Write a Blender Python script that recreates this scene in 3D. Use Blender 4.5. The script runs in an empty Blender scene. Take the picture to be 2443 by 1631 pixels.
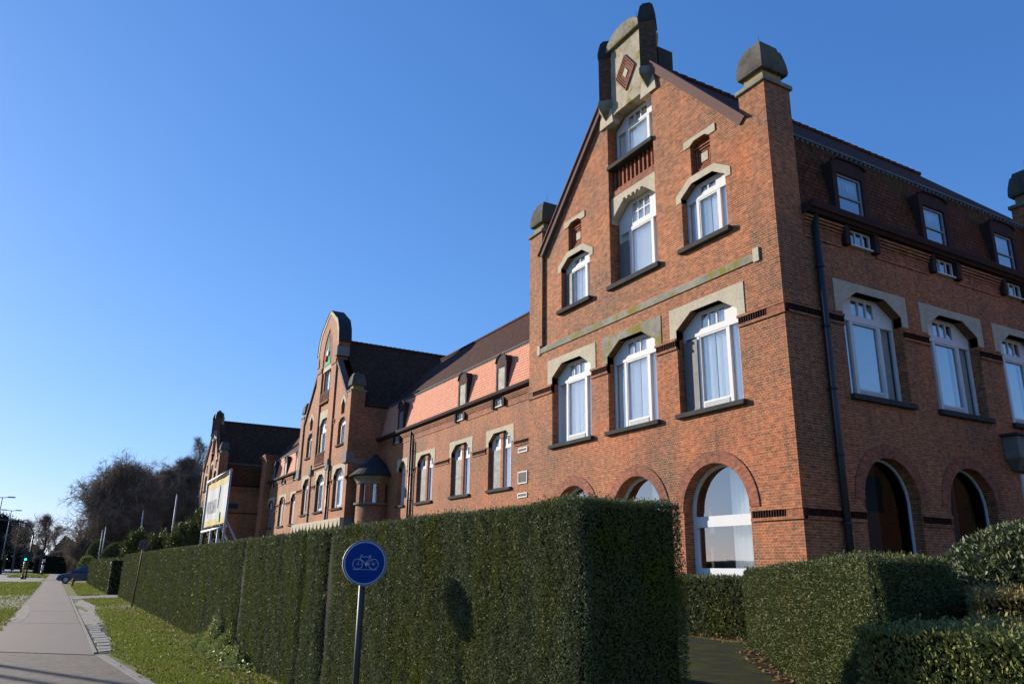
import bpy, bmesh, math, random
import numpy as np
from mathutils import Vector, Matrix
from mathutils.geometry import tessellate_polygon

SC = bpy.context.scene
COL = SC.collection
R = math.radians
random.seed(7)
RNG = np.random.default_rng(11)

# ------------------------------------------------------------------ camera
YAW, PITCH, ROLL = 0.51170665, 0.28882904, 0.0147748
EYE = 1.62
fw = Vector((math.sin(YAW)*math.cos(PITCH), math.cos(YAW)*math.cos(PITCH), math.sin(PITCH)))
rt = Vector((math.cos(YAW), -math.sin(YAW), 0)); up = rt.cross(fw)
r2 = rt*math.cos(ROLL)+up*math.sin(ROLL); u2 = -rt*math.sin(ROLL)+up*math.cos(ROLL)
cd = bpy.data.cameras.new('camera'); cam = bpy.data.objects.new('camera', cd); COL.objects.link(cam)
cd.sensor_width = 36; cd.lens = 1836.97/2443*36; cd.clip_start = .1; cd.clip_end = 5000
cam.matrix_world = Matrix(((r2.x, u2.x, -fw.x, 0), (r2.y, u2.y, -fw.y, 0), (r2.z, u2.z, -fw.z, EYE), (0, 0, 0, 1)))
SC.camera = cam

# ------------------------------------------------------------------ light
SUN_AZ, SUN_EL = R(62), R(18.5)          # azimuth measured from -X (street side) towards +Y
to_sun = Vector((-math.cos(SUN_AZ)*math.cos(SUN_EL), math.sin(SUN_AZ)*math.cos(SUN_EL), math.sin(SUN_EL)))
w = bpy.data.worlds.new('World'); SC.world = w; w.use_nodes = True
nt = w.node_tree; nt.nodes.clear()
sky = nt.nodes.new('ShaderNodeTexSky'); sky.sky_type = 'NISHITA'; sky.sun_disc = False
sky.sun_elevation = SUN_EL; sky.sun_rotation = math.atan2(to_sun.x, to_sun.y)
sky.altitude = 50; sky.air_density = 1.0; sky.dust_density = 0.25; sky.ozone_density = 2.6
bg = nt.nodes.new('ShaderNodeBackground'); bg.inputs[1].default_value = 0.0594
wo = nt.nodes.new('ShaderNodeOutputWorld')
sp = nt.nodes.new('ShaderNodeSeparateColor'); cb_ = nt.nodes.new('ShaderNodeCombineColor')
nt.links.new(sky.outputs[0], sp.inputs[0])
for i_, (g_, k_) in enumerate(((.92, .92), (.72, 1.74), (.6, 3.42))):      # the clear deep blue of this winter sky
    pw = nt.nodes.new('ShaderNodeMath'); pw.operation = 'POWER'; pw.inputs[1].default_value = g_
    ml = nt.nodes.new('ShaderNodeMath'); ml.operation = 'MULTIPLY'; ml.inputs[1].default_value = k_
    nt.links.new(sp.outputs[i_], pw.inputs[0]); nt.links.new(pw.outputs[0], ml.inputs[0]); nt.links.new(ml.outputs[0], cb_.inputs[i_])
nt.links.new(cb_.outputs[0], bg.inputs[0]); nt.links.new(bg.outputs[0], wo.inputs[0])
sl = bpy.data.lights.new('sun', 'SUN'); sl.energy = 5.0; sl.angle = R(.5); sl.color = (1, .90, .76)
so = bpy.data.objects.new('sun', sl); COL.objects.link(so)
so.rotation_mode = 'QUATERNION'; so.rotation_quaternion = to_sun.to_track_quat('Z', 'Y')
SC.view_settings.view_transform = 'Standard'; SC.view_settings.look = 'None'
SC.view_settings.exposure = 0.75; SC.view_settings.gamma = 1
SC.cycles.max_bounces = 6; SC.cycles.transparent_max_bounces = 12
SC.cycles.use_denoising = True

# ------------------------------------------------------------------ materials
MAT = {}
def newmat(name):
    m = bpy.data.materials.new(name); m.use_nodes = True
    n = m.node_tree.nodes; l = m.node_tree.links
    b = n['Principled BSDF']; MAT[name] = m
    return m, n, l, b
def N(n, t, **k):
    o = n.new(t)
    for a, v in k.items():
        if a.startswith('i_'): o.inputs[int(a[2:])].default_value = v
        else: setattr(o, a, v)
    return o
def mix(n, l, fac, a, b, mode='MIX'):
    m = n.new('ShaderNodeMix'); m.data_type = 'RGBA'; m.blend_type = mode
    for s, v in ((m.inputs[0], fac), (m.inputs[6], a), (m.inputs[7], b)):
        if hasattr(v, 'is_output'): l.new(v, s)
        elif isinstance(v, (int, float)): s.default_value = v
        else: s.default_value = (*v, 1) if len(v) == 3 else v
    return m.outputs[2]
def noise(n, l, scale, detail=4, rough=.6, vec=None, stretch=None):
    t = N(n, 'ShaderNodeTexNoise'); t.inputs['Scale'].default_value = scale
    t.inputs['Detail'].default_value = detail; t.inputs['Roughness'].default_value = rough
    if vec is None:
        g = N(n, 'ShaderNodeNewGeometry'); vec = g.outputs['Position']
    if stretch:
        mp = N(n, 'ShaderNodeMapping'); mp.inputs['Scale'].default_value = stretch
        l.new(vec, mp.inputs[0]); vec = mp.outputs[0]
    l.new(vec, t.inputs['Vector'])
    return t.outputs['Fac']
def ramp(n, l, src, a, b, ca=(0, 0, 0), cb=(1, 1, 1)):
    r = N(n, 'ShaderNodeValToRGB'); e = r.color_ramp.elements
    e[0].position = a; e[0].color = (*ca, 1); e[1].position = b; e[1].color = (*cb, 1)
    l.new(src, r.inputs[0]); return r.outputs[0]
def bump(n, l, b, h, strength=.3, dist=.02):
    bp = N(n, 'ShaderNodeBump'); bp.inputs['Strength'].default_value = strength
    bp.inputs['Distance'].default_value = dist; l.new(h, bp.inputs['Height']); l.new(bp.outputs[0], b.inputs['Normal'])

def brick_mat(name, c1, c2, c3, mortar, bw=.2, rh=.0625, ms=.006, squash=.5, moss=0., rough=.85, vert=False, stain=False):
    m, n, l, b = newmat(name)
    uv = N(n, 'ShaderNodeUVMap')
    vec = uv.outputs[0]
    if vert:
        mp = N(n, 'ShaderNodeMapping'); mp.inputs['Rotation'].default_value = (0, 0, R(90)); l.new(vec, mp.inputs[0]); vec = mp.outputs[0]
    def bt(ca, cb, mo, bias):
        t = N(n, 'ShaderNodeTexBrick'); t.inputs['Scale'].default_value = 1
        t.inputs['Color1'].default_value = (*ca, 1); t.inputs['Color2'].default_value = (*cb, 1); t.inputs['Mortar'].default_value = (*mo, 1)
        t.inputs['Brick Width'].default_value = bw; t.inputs['Row Height'].default_value = rh
        t.inputs['Mortar Size'].default_value = ms; t.inputs['Mortar Smooth'].default_value = .35; t.inputs['Bias'].default_value = bias
        t.squash = squash; t.squash_frequency = 2; t.offset = .5; t.offset_frequency = 2
        l.new(vec, t.inputs['Vector']); return t
    A = bt(c1, c2, mortar, 0); B = bt(c2, c3, mortar, .1)
    big = ramp(n, l, noise(n, l, .45, 5, .65), .42, .62)
    col = mix(n, l, big, A.outputs[0], B.outputs[0])
    st = ramp(n, l, noise(n, l, 1.1, 6, .7, stretch=(1, 1, .35)), .5, .8)
    col = mix(n, l, st, col, mix(n, l, .45, col, (.05, .035, .03)))
    fine = noise(n, l, 45, 2, .5)
    col = mix(n, l, .3, col, mix(n, l, 1., col, ramp(n, l, fine, .3, .75, (.45, .45, .45), (1.5, 1.5, 1.5)), 'MULTIPLY'))
    # per-brick lightness, taken from a blotchy noise at brick size
    pb = noise(n, l, 5.5, 2, .5, stretch=(1, 1, 2.6))
    col = mix(n, l, 1., col, ramp(n, l, pb, .32, .68, (.66, .64, .64), (1.30, 1.27, 1.23)), 'MULTIPLY')
    if stain:
        # sooty run-off streaks, pale efflorescence and patches of newer, redder brick
        so_ = ramp(n, l, noise(n, l, 2.6, 5, .7, stretch=(1, 1, .10)), .56, .74)
        col = mix(n, l, mix(n, l, .36, (0, 0, 0), so_), col, (.085, .06, .05))
        ef = ramp(n, l, noise(n, l, 1.9, 7, .75, stretch=(1, 1, .8)), .60, .72)
        col = mix(n, l, mix(n, l, .20, (0, 0, 0), ef), col, (.44, .34, .26))
        gr = ramp(n, l, noise(n, l, .33, 3, .5), .54, .62)
        col = mix(n, l, mix(n, l, .38, (0, 0, 0), gr), col, mix(n, l, 1., col, (1.25, .92, .72), 'MULTIPLY'))
    if moss:
        mm = ramp(n, l, noise(n, l, .8, 6, .7), 1-moss, 1-moss+.08)
        col = mix(n, l, mm, col, (.09, .085, .02))
    l.new(col, b.inputs['Base Color']); b.inputs['Roughness'].default_value = rough
    b.inputs['Specular IOR Level'].default_value = .25
    bump(n, l, b, mix(n, l, .5, A.outputs['Fac'], fine), .35, -.006)
    return m
brick_mat('brick', (.42, .122, .045), (.265, .078, .034), (.125, .050, .032), (.37, .255, .145), ms=.0075, stain=True)
brick_mat('brick_dark', (.16, .065, .04), (.09, .042, .03), (.05, .035, .028), (.12, .095, .065), moss=.42)  # darker brick with moss patches, for finials and annex wall
brick_mat('brick_arch', (.34, .105, .055), (.24, .07, .038), (.17, .055, .035), (.25, .16, .10), bw=.25, rh=.0625, squash=1, vert=True)
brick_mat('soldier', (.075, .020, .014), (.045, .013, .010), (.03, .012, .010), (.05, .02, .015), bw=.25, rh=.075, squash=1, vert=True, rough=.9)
brick_mat('soldier_red', (.42, .15, .07), (.26, .08, .045), (.2, .07, .04), (.16, .08, .05), bw=.25, rh=.075, squash=1, vert=True)
brick_mat('paving', (.125, .098, .08), (.09, .072, .06), (.11, .09, .074), (.05, .042, .035), bw=.22, rh=.11, ms=.005, squash=1)

def stone_mat(name, base, dark, moss_col=(.22, .18, .03), moss=0., scale=1., rough=.85, bstr=.25):
    m, n, l, b = newmat(name)
    a = noise(n, l, 1.6*scale, 8, .7); c = noise(n, l, 14*scale, 4, .6)
    col = mix(n, l, ramp(n, l, a, .38, .72), base, dark)
    col = mix(n, l, .35, col, mix(n, l, 1., col, ramp(n, l, c, .3, .7, (.6, .6, .6), (1.35, 1.35, 1.35)), 'MULTIPLY'))
    st = ramp(n, l, noise(n, l, 3.2, 4, .6, stretch=(1, 1, .18)), .55, .75)
    col = mix(n, l, mix(n, l, .5, st, (0, 0, 0)), col, dark)
    if moss:
        mm = ramp(n, l, noise(n, l, 1.3, 7, .7), .62-moss*.3, .72-moss*.3)
        col = mix(n, l, mm, col, moss_col)
    l.new(col, b.inputs['Base Color']); b.inputs['Roughness'].default_value = rough
    b.inputs['Specular IOR Level'].default_value = .12
    bump(n, l, b, c, bstr, .01)
    return m
stone_mat('lintel_stone', (.47, .42, .31), (.36, .32, .25), moss=.0)
stone_mat('mossy_stone', (.27, .255, .215), (.13, .125, .105), (.14, .125, .03), moss=.32)
stone_mat('yellow_moss_stone', (.33, .27, .13), (.20, .16, .06), moss=.1)
stone_mat('dark_stone', (.125, .115, .10), (.045, .043, .04), (.13, .12, .04), moss=.2, rough=.9)
stone_mat('black_stone', (.055, .05, .045), (.03, .03, .028), (.06, .06, .03), moss=.2)
stone_mat('blue_stone', (.062, .062, .060), (.035, .035, .037), rough=.95)
stone_mat('mossy_band', (.27, .255, .205), (.14, .135, .11), (.19, .165, .035), moss=.46)
stone_mat('grey_concrete', (.21, .20, .185), (.14, .135, .13))
stone_mat('panel_concrete', (.40, .36, .27), (.22, .20, .16), (.22, .165, .05), moss=.34, bstr=.35)

def plain(name, col, rough=.5, metal=0., spec=.5, var=.0, sc=3., coat=0.):
    m, n, l, b = newmat(name)
    if var:
        c = noise(n, l, sc, 5, .6)
        cc = mix(n, l, 1., col, ramp(n, l, c, .3, .7, (1-var,)*3, (1+var,)*3), 'MULTIPLY')
        l.new(cc, b.inputs['Base Color'])
        l.new(ramp(n, l, c, .2, .8, (max(rough-.1, .02),)*3, (min(rough+.12, 1),)*3), b.inputs['Roughness'])
    else:
        b.inputs['Base Color'].default_value = (*col, 1)
        b.inputs['Roughness'].default_value = rough
    b.inputs['Metallic'].default_value = metal; b.inputs['Specular IOR Level'].default_value = spec
    b.inputs['Coat Weight'].default_value = coat
    return m
plain('frame_grey', (.27, .28, .31), .6, spec=.15)
plain('white_pvc', (.60, .61, .62), .6, spec=.15, var=.05, sc=2)
plain('brown_trim', (.048, .028, .029), .8, spec=.08, var=.2)
plain('barge', (.13, .078, .072), .8, spec=.1, var=.12, sc=1.2)
plain('dark_metal', (.035, .037, .04), .45, .3, var=.2)
plain('zinc', (.16, .18, .20), .6, .2, var=.2)
plain('galv', (.34, .35, .37), .6, .3, var=.12, sc=6)
plain('blind_grey', (.13, .128, .125), .7, var=.06)
plain('slate', (.03, .032, .038), .75, spec=.15, var=.3, sc=6)
plain('lead', (.10, .125, .135), .8, spec=.1, var=.25, sc=8)
plain('interior', (.10, .09, .08), .9)
plain('sign_blue', (.004, .040, .24), .55, spec=.12)
plain('sign_white', (.42, .46, .54), .6, spec=.15)
plain('sign_back', (.28, .29, .30), .5, .3)
plain('pole_dark', (.045, .045, .045), .5, .2, var=.2)
plain('rust', (.11, .045, .035), .75, var=.3, sc=20)
plain('plate_mauve', (.09, .05, .06), .6, var=.1)
plain('mauve_panel', (.21, .12, .115), .85, spec=.08, var=.1)
plain('emblem_green', (.10, .42, .22), .85, spec=.08); plain('emblem_red', (.45, .03, .02), .85, spec=.08); plain('emblem_white', (.8, .8, .8), .85, spec=.08)
plain('car_paint', (.004, .018, .10), .25, .2, coat=1.); plain('car_paint_dark', (.01, .012, .02), .3, .2, coat=1.)
plain('tyre', (.015, .015, .015), .85); plain('rim_metal', (.35, .35, .36), .35, .8)
plain('car_glass', (.01, .012, .016), .05, spec=.8); plain('lamp_glass', (.7, .7, .72), .15)
plain('hydrant_red', (.35, .03, .02), .5, var=.2); plain('yellow_paint', (.62, .40, .02), .5, var=.1)
plain('black_paint', (.012, .012, .013), .5); plain('banner_white', (.52, .52, .51), .85, spec=.05, var=.05, sc=1.2)
plain('banner_yellow', (.55, .46, .22), .85, spec=.05, var=.08, sc=1.2); plain('banner_grey', (.40, .41, .43), .85, spec=.05)
plain('banner_blue', (.42, .48, .56), .85, spec=.05); plain('banner_green', (.42, .56, .36), .85, spec=.05)
plain('bark', (.06, .045, .04), .9, var=.3, sc=6); plain('twig', (.26, .19, .13), .9, spec=.1, var=.35, sc=.6)
plain('twig_pale', (.26, .19, .125), .9, spec=.1, var=.3, sc=.6)
plain('asphalt', (.085, .088, .095), .8, var=.12, sc=3)
plain('white_line', (.7, .7, .7), .6, var=.1)
m, n, l, b = newmat('green_light'); b.inputs['Base Color'].default_value = (.02, .5, .3, 1)
b.inputs['Emission Color'].default_value = (.03, 1, .55, 1); b.inputs['Emission Strength'].default_value = 1.6
for nm_, cc_ in (('curtain', (.90, .92, .90)), ('curtain_bright', (.86, .91, .89))):
    m, n, l, b = newmat(nm_)
    b.inputs['Base Color'].default_value = (*cc_, 1); b.inputs['Roughness'].default_value = .9
    b.inputs['Transmission Weight'].default_value = 0

def glass_mat(name, tint, base_fac, ior, refl=(1, 1, 1)):
    m = bpy.data.materials.new(name); m.use_nodes = True; MAT[name] = m
    n = m.node_tree.nodes; l = m.node_tree.links; n.clear()
    tr = N(n, 'ShaderNodeBsdfTransparent'); tr.inputs[0].default_value = (*tint, 1)
    gl = N(n, 'ShaderNodeBsdfGlossy'); gl.inputs['Roughness'].default_value = .01; gl.inputs['Color'].default_value = (*refl, 1)
    ge = N(n, 'ShaderNodeNewGeometry'); dt = N(n, 'ShaderNodeVectorMath', operation='DOT_PRODUCT')
    l.new(ge.outputs['Incoming'], dt.inputs[0]); l.new(ge.outputs['Normal'], dt.inputs[1])
    ab = N(n, 'ShaderNodeMath', operation='ABSOLUTE'); l.new(dt.outputs['Value'], ab.inputs[0])
    iv = N(n, 'ShaderNodeMath', operation='SUBTRACT'); iv.inputs[0].default_value = 1; l.new(ab.outputs[0], iv.inputs[1])
    pw = N(n, 'ShaderNodeMath', operation='POWER'); l.new(iv.outputs[0], pw.inputs[0]); pw.inputs[1].default_value = 4
    fr = N(n, 'ShaderNodeMath', operation='MULTIPLY_ADD'); l.new(pw.outputs[0], fr.inputs[0]); fr.inputs[1].default_value = min(1., (ior-1)*1.8); fr.inputs[2].default_value = ((ior-1)/(ior+1))**2
    nz = noise(n, l, 1.4, 2, .4)
    bp = N(n, 'ShaderNodeBump'); bp.inputs['Strength'].default_value = .05; bp.inputs['Distance'].default_value = .02
    l.new(nz, bp.inputs['Height']); l.new(bp.outputs[0], gl.inputs['Normal'])
    ad = N(n, 'ShaderNodeMath', operation='ADD', use_clamp=True); l.new(fr.outputs[0], ad.inputs[0]); ad.inputs[1].default_value = base_fac
    mx = N(n, 'ShaderNodeMixShader'); l.new(ad.outputs[0], mx.inputs[0]); l.new(tr.outputs[0], mx.inputs[1]); l.new(gl.outputs[0], mx.inputs[2])
    o = N(n, 'ShaderNodeOutputMaterial'); l.new(mx.outputs[0], o.inputs[0])
    return m
glass_mat('glass', (.95, .97, .98), .26, 1.5, (1, .97, .92))
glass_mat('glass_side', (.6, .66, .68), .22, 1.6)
glass_mat('glass_dark', (.16, .17, .18), .01, 1.16)

def tile_mat(name, ca, cb, moss, rowh, tilew, mcol=(.055, .06, .01), rough=.8, uneven=1.):
    m, n, l, b = newmat(name)
    uv = N(n, 'ShaderNodeUVMap')
    t = N(n, 'ShaderNodeTexBrick'); t.inputs['Scale'].default_value = 1
    t.inputs['Color1'].default_value = (*ca, 1); t.inputs['Color2'].default_value = (*cb, 1)
    t.inputs['Mortar'].default_value = (*[x*.22 for x in cb], 1)
    t.inputs['Brick Width'].default_value = tilew; t.inputs['Row Height'].default_value = rowh
    t.inputs['Mortar Size'].default_value = rowh*.10; t.inputs['Mortar Smooth'].default_value = .5
    l.new(uv.outputs[0], t.inputs['Vector'])
    col = t.outputs[0]
    pb = noise(n, l, 4.5, 3, .6)
    col = mix(n, l, 1., col, ramp(n, l, pb, .3, .7, (1-.3*uneven,)*3, (1+.3*uneven,)*3), 'MULTIPLY')
    if moss:
        mm = ramp(n, l, noise(n, l, .9, 6, .65), .7-moss, .82-moss)
        col = mix(n, l, mix(n, l, .8, (0, 0, 0), mm), col, mcol)
    l.new(col, b.inputs['Base Color']); b.inputs['Roughness'].default_value = rough
    b.inputs['Specular IOR Level'].default_value = .06
    sx = N(n, 'ShaderNodeSeparateXYZ'); l.new(uv.outputs[0], sx.inputs[0])
    md = N(n, 'ShaderNodeMath', operation='PINGPONG'); l.new(sx.outputs[1], md.inputs[0]); md.inputs[1].default_value = rowh
    fr = N(n, 'ShaderNodeMath', operation='FRACT'); dv = N(n, 'ShaderNodeMath', operation='DIVIDE'); dv.inputs[1].default_value = rowh
    l.new(sx.outputs[1], dv.inputs[0]); l.new(dv.outputs[0], fr.inputs[0])
    inv = N(n, 'ShaderNodeMath', operation='SUBTRACT'); inv.inputs[0].default_value = 1; l.new(fr.outputs[0], inv.inputs[1])
    bump(n, l, b, inv.outputs[0], .7, .02)
    return m
tile_mat('tile_orange', (.74, .33, .215), (.66, .28, .18), 0, .16, .18, uneven=.35)
tile_mat('tile_shaded_mossy', (.13, .048, .022), (.085, .033, .016), .12, .13, .2)  # same tile as the wing's, shade of this side put into its colour, some moss
tile_mat('tile_dark', (.10, .042, .026), (.058, .026, .018), .12, .26, .22, (.03, .028, .012))

def leaf_mat(name, ca, cb, cc, rough=.42, spec=.5, _k=.35, patch=1.3, trans=.12):
    m, n, l, b = newmat(name)
    a = noise(n, l, 38, 1, .5); p = noise(n, l, patch, 4, .6, stretch=(1, 1, .45))
    col = mix(n, l, ramp(n, l, a, .36, .64), ca, cb)
    col = mix(n, l, ramp(n, l, p, .48, .68), col, cc)
    l.new(col, b.inputs['Base Color']); b.inputs['Roughness'].default_value = rough
    b.inputs['Specular IOR Level'].default_value = spec*_k
    b.inputs['Roughness'].default_value = max(rough, .58)
    tr = N(n, 'ShaderNodeBsdfTranslucent'); l.new(col, tr.inputs[0])
    mx = N(n, 'ShaderNodeMixShader'); mx.inputs[0].default_value = trans
    l.new(b.outputs[0], mx.inputs[1]); l.new(tr.outputs[0], mx.inputs[2])
    l.new(mx.outputs[0], n['Material Output'].inputs[0])
    return m
leaf_mat('yew', (.145, .160, .075), (.105, .122, .052), (.135, .145, .022), .6, .2, patch=2.2, trans=.15)
leaf_mat('yew_light', (.13, .15, .045), (.085, .105, .035), (.15, .14, .05), .5, .5)
leaf_mat('box_brown', (.24, .18, .06), (.13, .12, .04), (.26, .17, .06), .5, .4)
leaf_mat('privet', (.17, .18, .05), (.09, .11, .03), (.24, .19, .07), .42, .6)
leaf_mat('laurel', (.085, .11, .035), (.05, .065, .025), (.10, .11, .035), .5, 1.6)
leaf_mat('ivy', (.30, .33, .10), (.17, .21, .06), (.36, .36, .13), .5, .9)
leaf_mat('rhodo', (.10, .12, .028), (.06, .075, .022), (.15, .13, .035), .45, .5)
leaf_mat('pine', (.026, .04, .03), (.016, .026, .022), (.03, .042, .025), .6, .3)
leaf_mat('grass_blade', (.20, .235, .038), (.14, .18, .03), (.24, .21, .06), .5, .3, patch=.8, trans=.3)
leaf_mat('dead_leaf', (.18, .09, .035), (.26, .17, .09), (.11, .05, .025), .6, .3, trans=.1)
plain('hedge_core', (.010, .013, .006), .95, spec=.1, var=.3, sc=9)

m, n, l, b = newmat('soil_grass')
g1 = noise(n, l, .55, 6, .65); g2 = noise(n, l, 11, 4, .6); g3 = noise(n, l, 60, 2, .6)
col = mix(n, l, ramp(n, l, g1, .46, .60), (.13, .15, .03), (.17, .15, .05))
col = mix(n, l, ramp(n, l, g2, .5, .66), col, (.10, .075, .04))
col = mix(n, l, 1., col, ramp(n, l, g3, .3, .7, (.55,)*3, (1.4,)*3), 'MULTIPLY')
l.new(col, b.inputs['Base Color']); b.inputs['Roughness'].default_value = .95; b.inputs['Specular IOR Level'].default_value = .1
bump(n, l, b, g2, .6, .05)
m, n, l, b = newmat('sand')
g1 = noise(n, l, 1.3, 6, .7); g2 = noise(n, l, 18, 4, .6)
col = mix(n, l, ramp(n, l, g1, .42, .62), (.20, .18, .15), (.13, .115, .085))
col = mix(n, l, 1., col, ramp(n, l, g2, .3, .7, (.7,)*3, (1.3,)*3), 'MULTIPLY')
l.new(col, b.inputs['Base Color']); b.inputs['Roughness'].default_value = .95; bump(n, l, b, g2, .6, .04)
m, n, l, b = newmat('bike_path')
g1 = noise(n, l, .8, 5, .6, stretch=(1.6, .25, 1)); g2 = noise(n, l, 40, 3, .6)
col = mix(n, l, ramp(n, l, g1, .4, .65), (.092, .063, .050), (.075, .052, .042))
col = mix(n, l, 1., col, ramp(n, l, g2, .3, .7, (.85,)*3, (1.15,)*3), 'MULTIPLY')
gp = N(n, 'ShaderNodeNewGeometry'); sx = N(n, 'ShaderNodeSeparateXYZ'); l.new(gp.outputs['Position'], sx.inputs[0])
ab = N(n, 'ShaderNodeMath', operation='ADD'); l.new(sx.outputs[0], ab.inputs[0]); l.new(g1, ab.inputs[1])
rr = ramp(n, l, ab.outputs[0], .0, .16, (1, 1, 1), (0, 0, 0))
ab.inputs[1].default_value = 0
g1b = noise(n, l, 1.1, 4, .6)
e = N(n, 'ShaderNodeMath', operation='MULTIPLY_ADD'); l.new(g1b, e.inputs[0]); e.inputs[1].default_value = .5; l.new(sx.outputs[0], e.inputs[2])
col = mix(n, l, ramp(n, l, e.outputs[0], -.62 + 1e-3, -.42, (1, 1, 1), (0, 0, 0)) if False else 0., col, (.25, .24, .22))
l.new(col, b.inputs['Base Color']); b.inputs['Roughness'].default_value = .8; bump(n, l, b, g2, .25, .01)
stone_mat('flag_stone', (.25, .24, .22), (.15, .145, .135), scale=2.)
m, n, l, b = newmat('footpath')
uvn = N(n, 'ShaderNodeUVMap'); t = N(n, 'ShaderNodeTexBrick'); t.inputs['Scale'].default_value = 1
t.inputs['Color1'].default_value = (.03, .028, .02, 1); t.inputs['Color2'].default_value = (.024, .022, .016, 1); t.inputs['Mortar'].default_value = (.03, .035, .012, 1)
t.inputs['Brick Width'].default_value = .3; t.inputs['Row Height'].default_value = .3; t.inputs['Mortar Size'].default_value = .012; t.offset = 0
l.new(uvn.outputs[0], t.inputs['Vector'])
mm = ramp(n, l, noise(n, l, 2.2, 6, .7), .46, .6)
l.new(mix(n, l, mm, t.outputs[0], (.040, .052, .006)), b.inputs['Base Color']); b.inputs['Roughness'].default_value = .95; b.inputs['Specular IOR Level'].default_value = .08

# ------------------------------------------------------------------ mesh helpers
def tag(o, label=None, cat=None, group=None, kind=None):
    if label: o['label'] = label
    if cat: o['category'] = cat
    if group: o['group'] = group
    if kind: o['kind'] = kind
    return o
def empty(name, loc, label, cat, group=None, rz=0):
    o = bpy.data.objects.new(name, None); COL.objects.link(o); o.location = loc; o.rotation_euler = (0, 0, rz)
    return tag(o, label, cat, group)
def link(name, me, parent=None):
    o = bpy.data.objects.new(name, me); COL.objects.link(o)
    if parent is not None: o.parent = parent
    return o
def wloc(o):
    v = Vector((0, 0, 0))
    while o is not None:
        v += o.location; o = o.parent
    return v
def copy_tree(o, parent=None):
    c = o.copy(); COL.objects.link(c); c.parent = parent
    for ch in list(o.children): copy_tree(ch, c)
    return c

class MB:
    def __init__(s): s.v = []; s.f = []; s.uv = {}; s.sm = set()
    def pts(s, P):
        i = len(s.v); s.v += [tuple(p) for p in P]; return list(range(i, i+len(P)))
    def face(s, P, uv=None, smooth=False):
        ids = s.pts(P); s.f.append(ids)
        if uv: s.uv[len(s.f)-1] = uv
        if smooth: s.sm.add(len(s.f)-1)
    def solid(s, A, B, caps=True, smooth=False):
        a = s.pts(A); b = s.pts(B); n = len(A)
        if caps: s.f.append(a[::-1]); s.f.append(b)
        for i in range(n):
            j = (i+1) % n; s.f.append([a[i], a[j], b[j], b[i]])
            if smooth: s.sm.add(len(s.f)-1)
    def box(s, x0, x1, y0, y1, z0, z1):
        A = [(x0, y0, z0), (x1, y0, z0), (x1, y1, z0), (x0, y1, z0)]
        s.solid(A, [(x, y, z1) for x, y, _ in A])
    def tube(s, p, q, r0, r1=None, n=8, caps=True, smooth=True):
        p = Vector(p); q = Vector(q); r1 = r0 if r1 is None else r1
        d = (q-p).normalized(); a = d.orthogonal().normalized(); b = d.cross(a)
        c = [(math.cos(2*math.pi*k/n), math.sin(2*math.pi*k/n)) for k in range(n)]
        s.solid([p+(a*x+b*y)*r0 for x, y in c], [q+(a*x+b*y)*r1 for x, y in c], caps, smooth)
    def loft(s, rings, smooth=False, caps=True):
        ids = [s.pts(r) for r in rings]; n = len(rings[0])
        if caps: s.f.append(ids[0][::-1]); s.f.append(ids[-1])
        for a, b in zip(ids[:-1], ids[1:]):
            for i in range(n):
                j = (i+1) % n; s.f.append([a[i], a[j], b[j], b[i]])
                if smooth: s.sm.add(len(s.f)-1)
    def build(s, name, mat, parent=None, label=None, recalc=True, bevel=0):
        off = wloc(parent) if parent is not None else Vector((0, 0, 0))
        me = bpy.data.meshes.new(name)
        me.from_pydata([(v[0]-off.x, v[1]-off.y, v[2]-off.z) for v in s.v], [], s.f)
        if s.sm:
            for i in s.sm: me.polygons[i].use_smooth = True
        uvl = me.uv_layers.new(name='UVMap')
        me.update()
        uvd = np.zeros(len(me.loops)*2, np.float32)
        for p in me.polygons:
            cu = s.uv.get(p.index)
            nx, ny, nz = (abs(t) for t in p.normal)
            for k, li in enumerate(p.loop_indices):
                if cu: uu, vv = cu[k]
                else:
                    x, y, z = s.v[me.loops[li].vertex_index]
                    if nx >= ny and nx >= nz*.55: uu = y; vv = z if nz < .1 else z*1.2
                    elif ny >= nz*.55: uu = x; vv = z if nz < .1 else z*1.2
                    else: uu = x; vv = y
                uvd[li*2] = uu; uvd[li*2+1] = vv
        uvl.data.foreach_set('uv', uvd)
        if recalc:
            bm = bmesh.new(); bm.from_mesh(me); bmesh.ops.recalc_face_normals(bm, faces=bm.faces); bm.to_mesh(me); bm.free()
        if isinstance(mat, str): mat = MAT[mat]
        me.materials.append(mat)
        o = link(name, me, parent)
        if bevel:
            md = o.modifiers.new('b', 'BEVEL'); md.width = bevel; md.segments = 1; md.limit_method = 'ANGLE'
        if label: o['label'] = label
        return o

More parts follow.
